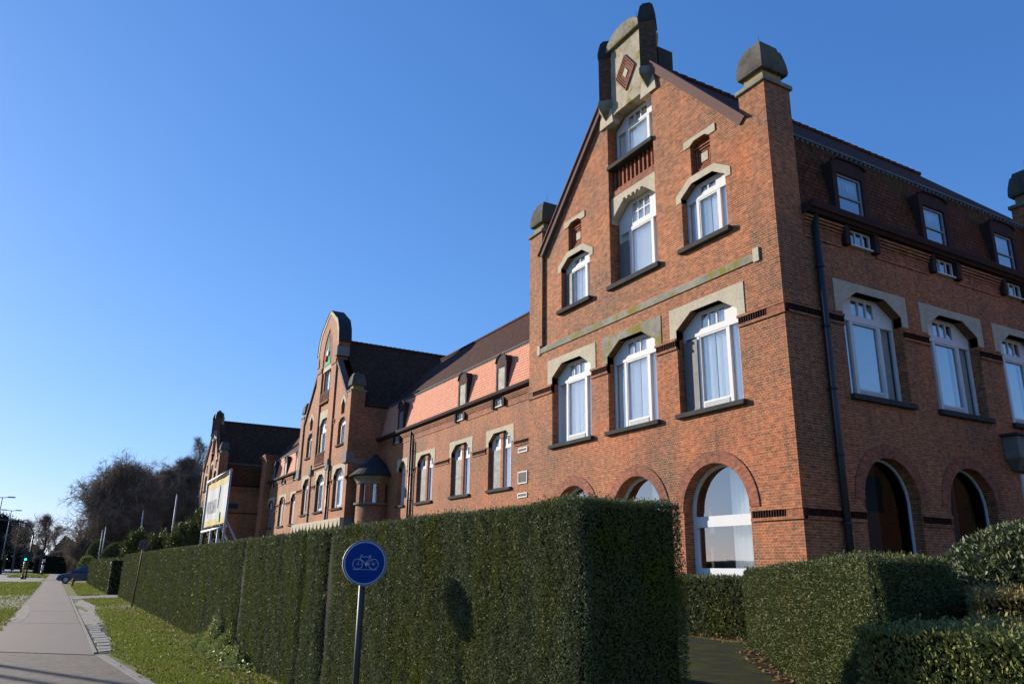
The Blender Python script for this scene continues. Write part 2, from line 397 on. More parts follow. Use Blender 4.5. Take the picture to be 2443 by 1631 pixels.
class Fr:
    """a wall plane: u along the wall, d into the building, z up"""
    def __init__(s, kind, x0, y0): s.k = kind; s.x = x0; s.y = y0
    def P(s, u, d, z):
        return (s.x+d, s.y+u, z) if s.k == 'front' else (s.x+u, s.y+d, z)
def prism(mb, F, poly, d0, d1):
    mb.solid([F.P(u, d0, z) for u, z in poly], [F.P(u, d1, z) for u, z in poly])
def rect(u0, u1, z0, z1): return [(u0, z0), (u1, z0), (u1, z1), (u0, z1)]
def area(p): return .5*sum(p[i][0]*p[(i+1) % len(p)][1]-p[(i+1) % len(p)][0]*p[i][1] for i in range(len(p)))
def wall(mb, F, outer, holes, d0, d1):
    loops = [outer]+list(holes)
    flat = [q for lp in loops for q in lp]
    tris = tessellate_polygon([[Vector((u, z, 0)) for u, z in lp] for lp in loops])
    for d in (d0, d1):
        ids = mb.pts([F.P(u, d, z) for u, z in flat])
        for t in tris: mb.f.append([ids[i] for i in t])
    for lp in loops:
        for i in range(len(lp)):
            a = lp[i]; b = lp[(i+1) % len(lp)]
            mb.face([F.P(a[0], d0, a[1]), F.P(b[0], d0, b[1]), F.P(b[0], d1, b[1]), F.P(a[0], d1, a[1])])
def inset(poly, w):
    p = poly if area(poly) > 0 else poly[::-1]
    n = len(p); out = []
    for i in range(n):
        a, b, c = p[i-1], p[i], p[(i+1) % n]
        e1 = (b[0]-a[0], b[1]-a[1]); e2 = (c[0]-b[0], c[1]-b[1])
        l1 = math.hypot(*e1); l2 = math.hypot(*e2)
        n1 = (-e1[1]/l1, e1[0]/l1); n2 = (-e2[1]/l2, e2[0]/l2)
        k = 1+n1[0]*n2[0]+n1[1]*n2[1]
        out.append((b[0]+w*(n1[0]+n2[0])/k, b[1]+w*(n1[1]+n2[1])/k))
    return out
def hexpoly(c, hw, z0, zs, zt, ch): return [(c-hw, z0), (c+hw, z0), (c+hw, zs), (c+hw-ch, zt), (c-hw+ch, zt), (c-hw, zs)]
def archpoly(c, r, z0, zs, n=20):
    return [(c-r, z0), (c+r, z0)]+[(c+r*math.cos(math.pi*k/n), zs+r*math.sin(math.pi*k/n)) for k in range(n+1)]

def curtain(F, u0, u1, z0, z1, d, parent, mat='curtain', fold=.14, amp=.035):
    mb = MB(); n = max(6, int((u1-u0)/fold*4)); prev = None
    for k in range(n+1):
        u = u0+(u1-u0)*k/n
        dd = d+amp*math.sin(k*math.pi/2)+.01*math.sin(u*9)
        cur = (F.P(u, dd, z0), F.P(u, dd, z1))
        if prev: mb.face([prev[0], cur[0], cur[1], prev[1]], smooth=True)
        prev = cur
    return mb.build('curtain', mat, parent, recalc=False)

def sill(F, c, hw, z, parent, h=.125, proud=.12, d1=.3, mat='blue_stone'):
    mb = MB(); prism(mb, F, rect(c-hw, c+hw, z-h, z), -proud, d1-.001)
    return mb.build('sill', mat, parent, bevel=.012)

def window(F, op, d, B, kind, mat='glass', bl=None, cur=(0, 1), curmat='curtain', lab=None, curd=.115):
    """white window filling the opening polygon op at depth d; returns the window part"""
    us = [p[0] for p in op]; zs_ = [p[1] for p in op]
    a, b, z0, z1 = min(us), max(us), min(zs_), max(zs_); c = (a+b)/2; W = b-a
    mb = MB(); fwid = kind.get('fw', .07); ins = inset(op, fwid)
    wall(mb, F, op, [ins], d, d+.08)
    ia, ib = min(p[0] for p in ins), max(p[0] for p in ins); iz0, iz1 = min(p[1] for p in ins), max(p[1] for p in ins)
    zsp = kind.get('zs', z1)                      # height of the transom
    m = kind.get('m', 0)                          # half distance of the mullions
    tk = .095
    if kind.get('t', True):
        prism(mb, F, rect(ia, ib, zsp-.045, zsp+.045), d-.012, d+.078)
    if m:
        for sgn in (-1, 1):
            prism(mb, F, rect(c+sgn*m-tk/2, c+sgn*m+tk/2, iz0, zsp-.056), d-.016, d+.074)
        # inner sash
        wall(mb, F, rect(c-m+tk/2, c+m-tk/2, iz0, zsp-.056), [rect(c-m+tk/2+.036, c+m-tk/2-.036, iz0+(.2 if kind.get('louv') else .04), zsp-.056-.036)], d-.006, d+.06)
    if kind.get('louv'):
        for k in range(4):
            prism(mb, F, rect(c-m+tk/2+.05, c+m-tk/2-.05, iz0+.03+k*.035, iz0+.05+k*.035), d-.03, d-.006)
    top = kind.get('top')                          # (columns, rows, half width, z low, z high)
    if top:
        cols, rows, hw, za, zb = top
        up_ = [p for p in ins]
        # solid white head panel: part of ins above transom, with the small panes cut
        zt0 = zsp+.056
        seg = [(u, max(z, zt0)) for u, z in up_]
        seg = [p for i, p in enumerate(seg) if p != seg[i-1]]
        holes = []
        cw = 2*hw/cols; rh = (zb-za)/rows
        for i in range(cols):
            for j in range(rows):
                holes.append(rect(c-hw+i*cw+.022, c-hw+(i+1)*cw-.022, za+j*rh+.02, za+(j+1)*rh-.02))
        if area(seg) < 0: seg = seg[::-1]
        wall(mb, F, seg, holes, d+.012, d+.06)
    for r_ in kind.get('bars', ()):
        prism(mb, F, rect(*r_), d-.01, d+.07)
    wpart = mb.build('window', 'white_pvc', B, lab)
    g = MB(); g.face([F.P(u, d+.045, z) for u, z in (ins[::-1] if F.k == 'front' else ins)]); g.build('pane', mat, wpart, recalc=False)
    if bl:
        for (q0, q1, zb0, zb1) in bl:
            k = MB(); prism(k, F, rect(q0, q1, zb0, zb1), d-.05, d-.035); prism(k, F, rect(q0, q1, zb0-.03, zb0-.001), d-.06, d-.025)
            prism(k, F, rect(q0, q1, (zb0+zb1)/2-.01, (zb0+zb1)/2+.01), d-.056, d-.052)
            k.build('blind', 'blind_grey', wpart)
    if cur:
        for cc in (cur if isinstance(cur[0], tuple) else (cur,)):
            curtain(F, ia+(ib-ia)*cc[0], ia+(ib-ia)*cc[1], iz0+.02, iz1-.04, d+curd, wpart, curmat)
    k = MB(); prism(k, F, rect(a-.05, b+.05, z0-.05, z1+.05), d+.62, d+.66)
    k.build('room_wall', 'interior', wpart)
    return wpart

def ring_arch(F, c, zs, r0, r1, B, d0=-.025, mat='brick_arch', n=40, foot=0):
    mb = MB(); A = [math.pi*k/n for k in range(n+1)]
    P = lambda r, a, d: F.P(c+r*math.cos(a), d, zs+r*math.sin(a))
    rm = (r0+r1)/2
    for a, b in zip(A[:-1], A[1:]):
        u0, u1 = a*rm, b*rm
        mb.face([P(r0, a, d0), P(r1, a, d0), P(r1, b, d0), P(r0, b, d0)], uv=[(u0, 0), (u0, r1-r0), (u1, r1-r0), (u1, 0)])
        mb.face([P(r1, a, d0), P(r1, a, .02), P(r1, b, .02), P(r1, b, d0)], uv=[(u0, 0), (u0, .05), (u1, .05), (u1, 0)])
        mb.face([P(r0, a, d0), P(r0, a, .295), P(r0, b, .295), P(r0, b, d0)], uv=[(u0, 0), (u0, .3), (u1, .3), (u1, 0)])
    return mb.build('arch_ring', mat, B, recalc=False)

def string_course(F, spans, z0, z1, B, flush=None, name='string_course'):
    """two projecting brick bands with a dark soldier course of upright slits between"""
    zt = z1-.065; zb = z0+.065; o = None
    for a, b in spans:
        if b-a < .1: continue
        mb = MB(); s = MB()
        # upper and lower band joined by the sunk back of the course
        prism(mb, F, rect(a, b, zt, z1), -.06, .1); prism(mb, F, rect(a, b, z0, zb), -.045, .1)
        prism(s, F, rect(a, b, zb, zt), -.004, .09)
        k = a+.04
        while k < b-.03:
            prism(s, F, rect(k, k+.022, zb+.001, zt-.001), -.04, -.0041); k += .078
        o = mb.build(name, 'brick', B)
        s.build('soldier_course', 'soldier', o)
    if flush:
        for a, b in flush:
            k = MB(); prism(k, F, rect(a, b, zb+.001, zt-.001), -.042, .08)
            k.build('corner_bricks', 'soldier_red', B)
    return o

def lintel_hex(F, c, hw_out, zb, ztop, op, B, proud=.018, lab=None, mat='lintel_stone'):
    """stone hood: outer rectangle minus the opening's hexagonal head"""
    us = [p[0] for p in op]; a, b = min(us), max(us)
    head = [p for p in op if p[1] > zb]                # spring and top points
    poly = [(c-hw_out, zb), (c-hw_out, ztop), (c+hw_out, ztop), (c+hw_out, zb), (b, zb)]
    zsp = op[2][1]; tr = op[3]; tl = op[4]
    poly += [(b, zsp), tr, tl, (a, zsp), (a, zb)]
    mb = MB(); prism(mb, F, poly, -proud, .22)
    return mb.build('lintel', mat, B, lab)
# ------------------------------------------------------------------ the brick building
B = empty('brick_building', (14.0, 11.83, 0), 'long red brick building with gabled blocks, white windows and stone lintels behind the hedges', 'building')

def extr(mb, F, prof, u0, u1):
    mb.solid([F.P(u0, d, z) for d, z in prof], [F.P(u1, d, z) for d, z in prof])
def quad_roof(F, prof, u0, u1, name, mat, th=.07, label=None):
    """tiled plane through prof (two (d,z) points), u0..u1 can be pairs for valleys"""
    (da, za), (db, zb) = prof
    a0, a1 = u0 if isinstance(u0, tuple) else (u0, u0)
    b0, b1 = u1 if isinstance(u1, tuple) else (u1, u1)
    L = math.hypot(db-da, zb-za); nx, nz = -(zb-za)/L*th, (db-da)/L*th
    mb = MB()
    A = [F.P(a0, da, za), F.P(b0, da, za), F.P(b1, db, zb), F.P(a1, db, zb)]
    Bt = [F.P(a0, da-nx, za-nz), F.P(b0, da-nx, za-nz), F.P(b1, db-nx, zb-nz), F.P(a1, db-nx, zb-nz)]
    mb.solid(A, Bt)
    # true-length uv for the tiles
    mb.uv[0] = None
    o = mb.build(name, mat, B, label)
    uvl = o.data.uv_layers[0].data; off = wloc(B)
    for p in o.data.polygons:
        for li in p.loop_indices:
            co = o.data.vertices[o.data.loops[li].vertex_index].co
            x, y, z = co.x+off.x, co.y+off.y, co.z+off.z
            uvl[li].uv = ((y if F.k == 'front' else x), (z-za)*L/max(abs(zb-za), .01))
    return o
def ridge_tiles(F, d, z, u0, u1, step=.42, across='u'):
    mb = MB(); k = u0
    while k < u1:
        a = F.P(k, d, z); b = F.P(min(k+step*.96, u1), d, z+.0)
        mb.tube(a, b, .085, .11, n=7, smooth=False); k += step
    return mb.build('ridge_tiles', 'tile_dark', B)

def pier_cap(F, u0, u1, d0, d1, z, parent_name='pier_cap', scale=1.):
    cu, cd_ = (u0+u1)/2, (d0+d1)/2; hu, hd = (u1-u0)/2, (d1-d0)/2
    mb = MB(); prism(mb, F, rect(u0-.07, u1+.07, z, z+.13), d0-.07, d1+.07)
    slab = mb.build(parent_name, 'mossy_stone', B, bevel=.015)
    mb = MB(); prism(mb, F, rect(u0+.12, u1-.12, z+.131, z+.46), d0+.12, d1-.12)
    mb.build('neck', 'yellow_moss_stone', slab)
    def rg(k, zz): return [F.P(cu+a*hu*k, cd_+b_*hd*k, zz) for a, b_ in ((-1, -1), (1, -1), (1, 1), (-1, 1))]
    mb = MB()
    mb.loft([rg(1.0, z+.45), rg(1.05, z+.55), rg(1.0, z+.80), rg(.90, z+1.05), rg(.82, z+1.2), rg(.74, z+1.21), rg(.68, z+1.35), rg(.64, z+1.37)])
    mb.build('cap_stone', 'dark_stone', slab, bevel=.02)
    mb = MB(); mb.tube(F.P(cu, cd_, z+1.3), F.P(cu, cd_, z+1.85), .008, .004, n=5); mb.build('lightning_rod', 'dark_metal', slab)
    return slab

K1 = dict(zs=7.86, m=.56, louv=True, top=(3, 1, .46, 7.98, 8.40))
K2 = dict(zs=11.86, m=.42, top=(2, 1, .32, 11.98, 12.20))
K2M = dict(zs=12.27, m=.56, top=(3, 2, .46, 12.42, 13.12))
K3 = dict(zs=15.95, m=.56, top=(3, 1, .5, 16.0, 16.36))

def hood(F, c, B, zb=11.88):
    mb = MB(); o = 1.08; i = .875
    poly = [(c-o, zb), (c-o, 12.13), (c-.5, 12.50), (c+.5, 12.50), (c+o, 12.13), (c+o, zb), (c+i, zb), (c+i, 12.0), (c+.42, 12.29), (c-.42, 12.29), (c-i, 12.0), (c-i, zb)]
    prism(mb, F, poly, .082, .3)
    return mb.build('window_hood', 'lintel_stone', B)
def niche(F, c, B):
    mb = MB(); prism(mb, F, [(c-.64, 13.45), (c-.64, 13.69), (c+.64, 13.69), (c+.64, 13.45), (c+.40, 13.45), (c+.22, 13.56), (c-.22, 13.56), (c-.40, 13.45)], .07, .42)
    o = mb.build('niche_lintel', 'lintel_stone', B)
    mb = MB(); prism(mb, F, rect(c-.42, c+.42, 12.45, 13.6), .30, .36)
    for k, h in enumerate((.38, .30, .22)):
        wall(mb, F, rect(c-h, c+h, 13.0-h, 13.0+h), [rect(c-h+.04, c+h-.04, 13.0-h+.04, 13.0+h-.04)], .21+k*.025, .299)
    p = mb.build('niche_panel', 'brick_arch', B)
    mb = MB(); prism(mb, F, rect(c-.14, c+.14, 12.86, 13.14), .25, .3); mb.build('stone_square', 'lintel_stone', p)
def balustrade(F, a, b, z0, z1, d, B, n=11):
    mb = MB(); prism(mb, F, rect(a, b, z0, z0+.07), d-.2, d)
    for k in range(n):
        u = a+(b-a)*(k+.5)/n; prism(mb, F, rect(u-.035, u+.035, z0+.071, z1), d-.16, d)
    return mb.build('brick_balustrade', 'brick_arch', B)

def gable_front(F, far=False):
    W = 11.77
    w1 = [(2.61, 1.15, 1.41), (5.815, 1.155, 1.43), (9.035, 1.165, 1.44)]
    arches = [(2.66, 1.15), (5.77, 1.12), (8.97, 1.12)]
    ops = [hexpoly(c, hw, 5.72, 8.08, 8.48, .62) for c, hw, _ in w1]
    aps = [archpoly(c, r, 1.5, 3.15) for c, r in arches]
    mb = MB(); wall(mb, F, rect(0, W, 0, 9.25), ops+aps, 0, .35); mb.build('gable_wall', 'brick', B, 'lower front wall of the gabled block')
    c2 = [2.52, 8.87]
    up_out = [(.88, 9.251), (10.89, 9.251), (10.89, 12.92), (6.95, 17.3), (6.84, 17.3), (6.84, 10.38), (4.51, 10.38), (4.51, 17.3), (4.40, 17.02), (.88, 13.12)]
    o2 = [hexpoly(c, .875, 10.42, 12.0, 12.29, .455) for c in c2]
    ni = [[(c-.40, 12.52), (c+.40, 12.52), (c+.40, 13.45), (c+.22, 13.55), (c-.22, 13.55), (c-.40, 13.45)] for c in c2]
    mb = MB(); wall(mb, F, up_out, o2+ni, .1, .45); mb.build('gable_wall', 'brick', B, 'upper front wall of the gable')
    # central recess back wall
    cc = 5.675
    o2m = hexpoly(cc, 1.12, 10.42, 12.75, 13.2, .55); o3 = [(4.55, 14.66), (6.80, 14.66), (6.80, 16.12), (6.30, 16.42), (5.05, 16.42), (4.55, 16.12)]
    mb = MB(); wall(mb, F, [(4.40, 10.2), (6.95, 10.2), (6.95, 16.0), (6.95, 16.5), (4.40, 16.5)], [o2m, o3], .452, .75); mb.build('recess_wall', 'brick', B)
    # piers
    for a, b in ((0, .88), (10.89, 11.77)):
        mb = MB(); prism(mb, F, rect(a, b, 9.252, 13.9), 0.0, .95); p = mb.build('pier', 'brick', B)
        pier_cap(F, a, b, 0.0, .95, 13.9)
    # windows first floor
    for k, ((c, hw, ho), op) in enumerate(zip(w1, ops)):
        lintel_hex(F, c, ho, 7.86, 8.73, op, B, mat='lintel_stone' if k != 1 else 'mossy_band')
        bl = [(c+.58, c+hw-.06, 5.84, 7.74)] if (k == 0 and not far) else None
        wp = window(F, op, .245, B, dict(K1), bl=bl, cur=((.0, .50), (.515, 1)) if k == 0 else ((.0, .49), (.5, 1)))
        sill(F, c, hw+.1, 5.72, wp, d1=.24)
    for k, ((c, r), ap) in enumerate(zip(arches, aps)):
        ring_arch(F, c, 3.15, r, r+.31, B)
        wp = window(F, ap, .30, B, dict(t=False, bars=[(c-r+.06, c+r-.06, 2.76, 3.03), (c-r+.06, c+r-.06, 1.56, 1.76), (c-r+.04, c-r+.16, 1.76, 2.76), (c+r-.16, c+r-.04, 1.76, 2.76)]), cur=(.0, .55), curmat='curtain_bright', curd=.35)
        sill(F, c, r+.05, 1.5, wp)
    string_course(F, [(0, .0) if False else (-.045, c0) for c0 in (1.46,)]+[(3.76, 4.66), (6.97, 7.87), (10.2, 11.80)], 7.56, 7.86, B, flush=[(-.04, .5), (11.45, 11.79)])
    string_course(F, [(-.045, 1.48), (10.15, 11.8)], 2.81, 3.10, B, flush=[(-.04, .42)])
    # second floor
    for k, c in enumerate(c2):
        hood(F, c, B); niche(F, c, B)
        bl = [(c+.42, c+.80, 10.52, 11.76)] if k == 1 and not far else None
        wp = window(F, o2[k], .305, B, K2, bl=bl, cur=((.0, .49), (.505, 1)))
        sill(F, c, 1.0, 10.42, wp, h=.14, proud=.05, d1=.3)
    # band
    mb = MB(); extr(mb, F, [(-.035, 9.12), (-.035, 9.30), (.1, 9.41), (.12, 9.41), (.12, 9.12)], .62, 11.0); mb.build('stone_band', 'mossy_band', B)
    mb = MB()
    for a in (.60, 10.62+.35): prism(mb, F, rect(a, a+.19, 9.08, 9.44), -.045, .15)
    mb.build('band_end', 'lintel_stone', B)
    # recess bay
    mb = MB(); prism(mb, F, [(4.52, 12.60), (4.52, 13.5), (6.83, 13.5), (6.83, 12.60), (6.80, 12.6), (6.795, 12.75), (6.245, 13.2), (5.105, 13.2), (4.555, 12.75), (4.55, 12.6)], .18, .46)
    mb.build('lintel', 'lintel_stone', B)
    for u in (5.2, 5.42, 5.64, 5.86, 6.08):
        mb = MB(); prism(mb, F, rect(u, u+.1, 13.201, 13.27), .165, .1799); mb.build('lintel_slot', 'black_stone', B)
    mb = MB(); prism(mb, F, rect(4.52, 6.83, 13.501, 13.72), .2, .46); mb.build('brick_band', 'brick_arch', B)
    balustrade(F, 4.52, 6.83, 13.74, 14.5, .45, B)
    wp = window(F, o2m, .47, B, K2M, bl=[(cc+.60, cc+1.05, 10.55, 11.9)] if not far else None, cur=(0, 1))
    sill(F, cc, 1.27, 10.42, wp, h=.16, proud=.02, d1=.46)
    wp = window(F, o3, .47, B, K3, cur=(0, 1))
    sill(F, cc, 1.165, 14.66, wp, h=.15, proud=-.02, d1=.46)
    # pediment
    mb = MB(); wall(mb, F, [(4.52, 16.15), (5.02, 16.45), (6.33, 16.45), (6.83, 16.15), (6.83, 17.4), (6.45, 18.45), (6.5, 18.62), (6.52, 18.95), (4.83, 18.95), (4.85, 18.62), (4.9, 18.45), (4.52, 17.4)], [], .05, .8)
    pd = mb.build('pediment', 'panel_concrete', B, 'weathered concrete pediment panel of the gable')
    mb = MB(); zc = 17.65
    for k in range(4):
        h = .52-k*.085; v = .70-k*.115; t = .05
        wall(mb, F, [(cc, zc-v), (cc+h, zc), (cc, zc+v), (cc-h, zc)], [[(cc, zc-v+t*1.3), (cc+h-t, zc), (cc, zc+v-t*1.3), (cc-h+t, zc)]], .0+k*.012, .0499)
    prism(mb, F, [(cc, zc-.36), (cc+.27, zc), (cc, zc+.36), (cc-.27, zc)], .046, .0495)
    mb.build('brick_diamond', 'brick_arch', pd)
    mb = MB(); prism(mb, F, [(cc, zc-.2), (cc+.14, zc), (cc, zc+.2), (cc-.14, zc)], .02, .0459); mb.build('diamond_stone', 'lintel_stone', pd)
    top = [(4.72, 18.951)]+[(6.63, 18.951)]+[(cc+.955*math.cos(R(a)), 18.95+.62*math.sin(R(a))) for a in (12, 30, 48, 66, 90, 114, 132, 150, 168)]
    mb = MB(); prism(mb, F, top, -.08, .7); mb.build('pediment_cap', 'mossy_stone', pd, bevel=.02)
    mb = MB(); mb.tube(F.P(cc-.35, .3, 19.5), F.P(cc-.35, .3, 19.95), .01, .005, n=5); mb.build('lightning_rod', 'dark_metal', pd)
    # finials: square posts set edgeways on pointed corbels
    for c in (4.57, 6.79):
        def dia(h, z, dz=0): return [F.P(c-h, .12, z), F.P(c, .12-h, z), F.P(c+h, .12, z), F.P(c, .12+h, z)]
        h = .37
        mb = MB(); mb.loft([dia(h, 17.1), dia(h, 18.78)]); f = mb.build('finial', 'brick_dark', B)
        mb = MB(); mb.loft([dia(.02, 16.28), dia(h+.05, 16.82), dia(h+.05, 17.0), dia(h, 17.1)]); mb.build('corbel', 'mossy_stone', f)
        mb = MB(); mb.loft([dia(h+.03, 18.78), dia(h+.04, 18.95), dia(h-.02, 19.22), dia(h-.09, 19.46), dia(h-.14, 19.48), dia(h-.19, 19.58), dia(.04, 19.64)]); mb.build('cap_stone', 'black_stone', f)
        mb = MB(); prism(mb, F, rect(c-.2, c+.2, 16.6, 17.95), .35, .95); mb.build('buttress', 'black_stone', f)
        mb = MB(); prism(mb, F, [(c-.38, 16.2), (c+.38, 16.2), (c+.3, 16.75), (c-.3, 16.75)], .02, .3) ; mb.build('shoulder_stone', 'lintel_stone', f)
    # barge boards
    for pts in (((.86, 13.12), (4.42, 17.07)), ((10.9, 12.92), (6.93, 17.07))):
        (ua, za), (ub, zb) = pts
        L = math.hypot(ub-ua, zb-za); ex, ez = (ub-ua)/L, (zb-za)/L
        nx, nz = (-ez, ex) if ex > 0 else (ez, -ex)
        def q(a, t): return (ua+ex*a+nx*t, za+ez*a+nz*t)
        mb = MB(); prism(mb, F, [q(-.05, -.08), q(L, -.08), q(L, .14), q(-.05, .14)], -.05, .12)
        bb = mb.build('barge_board', 'barge', B)
        mb = MB(); prism(mb, F, [q(-.12, .141), q(L, .141), q(L, .19), q(-.12, .19)], -.1, .2); mb.build('barge_trim', 'barge', bb)

FN = Fr('front', 14.0, 11.83); gable_front(FN)
FF = Fr('front', 14.1, 92.3); gable_front(FF, far=True)

def dormer(F, c, B, hw=.68, z0=10.60, z1=12.28, peak=12.62, dm=-.02, blind=True, mat='glass_side', sq=1.):
    arch = [(c-hw, z0), (c+hw, z0), (c+hw, z1)]+[(c+hw*math.copysign(abs(math.cos(R(a)))**sq, math.cos(R(a)))*.97, z1+(peak-z1)*math.sin(R(a))) for a in (15, 35, 60, 90, 120, 145, 165)]+[(c-hw, z1)]
    hole = rect(c-hw+.17, c+hw-.17, z0+.08, z1-.28)
    mb = MB(); wall(mb, F, arch, [hole], dm, dm+.9)
    o = mb.build('dormer', 'brown_trim', B)
    mb = MB(); A = arch[2:]
    top = [(u+(.05 if u > c else -.05), z+.04) for u, z in A]
    prism(mb, F, A+top[::-1], dm-.06, dm-.0005); mb.build('dormer_trim', 'brown_trim', o)
    mb = MB(); ho = inset(hole, .055); wall(mb, F, hole, [ho], dm+.06, dm+.12)
    zm = (z0+z1)/2-.12; prism(mb, F, rect(c-hw+.2, c+hw-.2, zm-.02, zm+.02), dm+.058, dm+.115); mb.build('window_frame', 'brown_trim' if blind else 'frame_grey', o)
    mb = MB(); mb.face([F.P(u, dm+.09, z) for u, z in (ho[::-1] if F.k == 'front' else ho)]); mb.build('pane', mat, o, recalc=False)
    if blind:
        mb = MB(); prism(mb, F, rect(c-hw+.19, c+hw-.19, z0+.1, z1-.3), dm+.03, dm+.05); mb.build('blind', 'blind_grey', o)
    else: curtain(F, c-hw+.2, c+hw-.2, z0+.1, z1-.3, dm+.25, o)
    return o

def eave_window(F, c, B, open_=False):
    op = rect(c-.46, c+.46, 9.89, 10.30)
    mb = MB(); ins = inset(op, .035)
    wall(mb, F, op, [rect(c-.42, c-.15, 9.925, 10.265), rect(c-.12, c+.14, 9.925, 10.265), rect(c+.17, c+.42, 9.925, 10.265)], -.03, .04)
    prism(mb, F, rect(c-.5, c+.5, 9.85, 9.889), -.09, .05)
    o = mb.build('eave_window', 'white_pvc', B)
    mb = MB(); mb.face([F.P(u, .0, z) for u, z in (ins[::-1] if F.k == 'front' else ins)]); mb.build('pane', 'glass_side', o, recalc=False)
    mb = MB(); prism(mb, F, rect(c-.5, c+.5, 9.85, 10.33), .4, .44); mb.build('room_wall', 'interior', o)
    mb = MB(); prism(mb, F, rect(c-.68, c-.5, 9.80, 10.34), -.16, .05); prism(mb, F, rect(c+.5, c+.68, 9.80, 10.34), -.16, .05)
    prism(mb, F, rect(c-.499, c+.499, 10.301, 10.34), -.16, .05)
    mb.build('eave_box', 'brown_trim', o)
    return o

def eaves(F, u0, u1, cs, B):
    """corbelled brick cornice and gutter between u0 and u1, broken at the eave windows cs"""
    spans = []; k = u0
    for c in sorted(cs):
        if c-.69 > k: spans.append((k, c-.69))
        k = c+.69
    if k < u1: spans.append((k, u1))
    for a, b in spans:
        mb = MB(); s = MB()
        for i, (z, pr) in enumerate(((10.02, .035), (10.0801, .075), (10.1602, .115), (10.2403, .15))):
            prism(mb, F, rect(a, b, z, z+.055), -pr, .05); prism(mb, F, rect(a, b, z+.055, z+.08), -pr+.03, .05)
        prism(mb, F, rect(a, b, 9.72, 9.775), -.035, .05)
        prism(s, F, rect(a, b, 9.7751, 10.0199), -.022, .05)
        o = mb.build('cornice', 'brick', B); s.build('soldier_course', 'soldier_red', o)
    mb = MB(); extr(mb, F, [(.0, 10.345), (-.22, 10.345), (-.28, 10.42), (-.34, 10.43), (-.38, 10.56), (-.36, 10.60), (0, 10.60)], u0, u1)
    mb.build('gutter', 'brown_trim', B)

def mansard(F, u0, u1, mat, B, lead=True):
    quad_roof(F, ((.03, 10.59), (.45, 12.96)), u0, u1, 'mansard', mat)
    mb = MB(); k = u0
    prism(mb, F, rect(u0, u1, 12.93, 13.0), .38, .5)
    while k < u1-.05:
        prism(mb, F, rect(k, min(k+.11, u1), 12.86, 12.9299), .405, .44); k += .2
    mb.build('lead_flashing', 'lead', B)

def drainpipe(F, u, z0, z1, B, d=-.12, r=.055):
    mb = MB(); mb.tube(F.P(u, d, z0), F.P(u, d, z1), r, n=12)
    o = mb.build('drainpipe', 'dark_metal', B)
    mb = MB(); z = z0+.9
    while z < z1: mb.tube(F.P(u, d, z-.03), F.P(u, d, z+.03), r*1.25, n=12); prism(mb, F, rect(u-.02, u+.02, z-.015, z+.015), d+r, .0); z += 1.55
    mb.build('pipe_clamp', 'dark_metal', o)
    return o

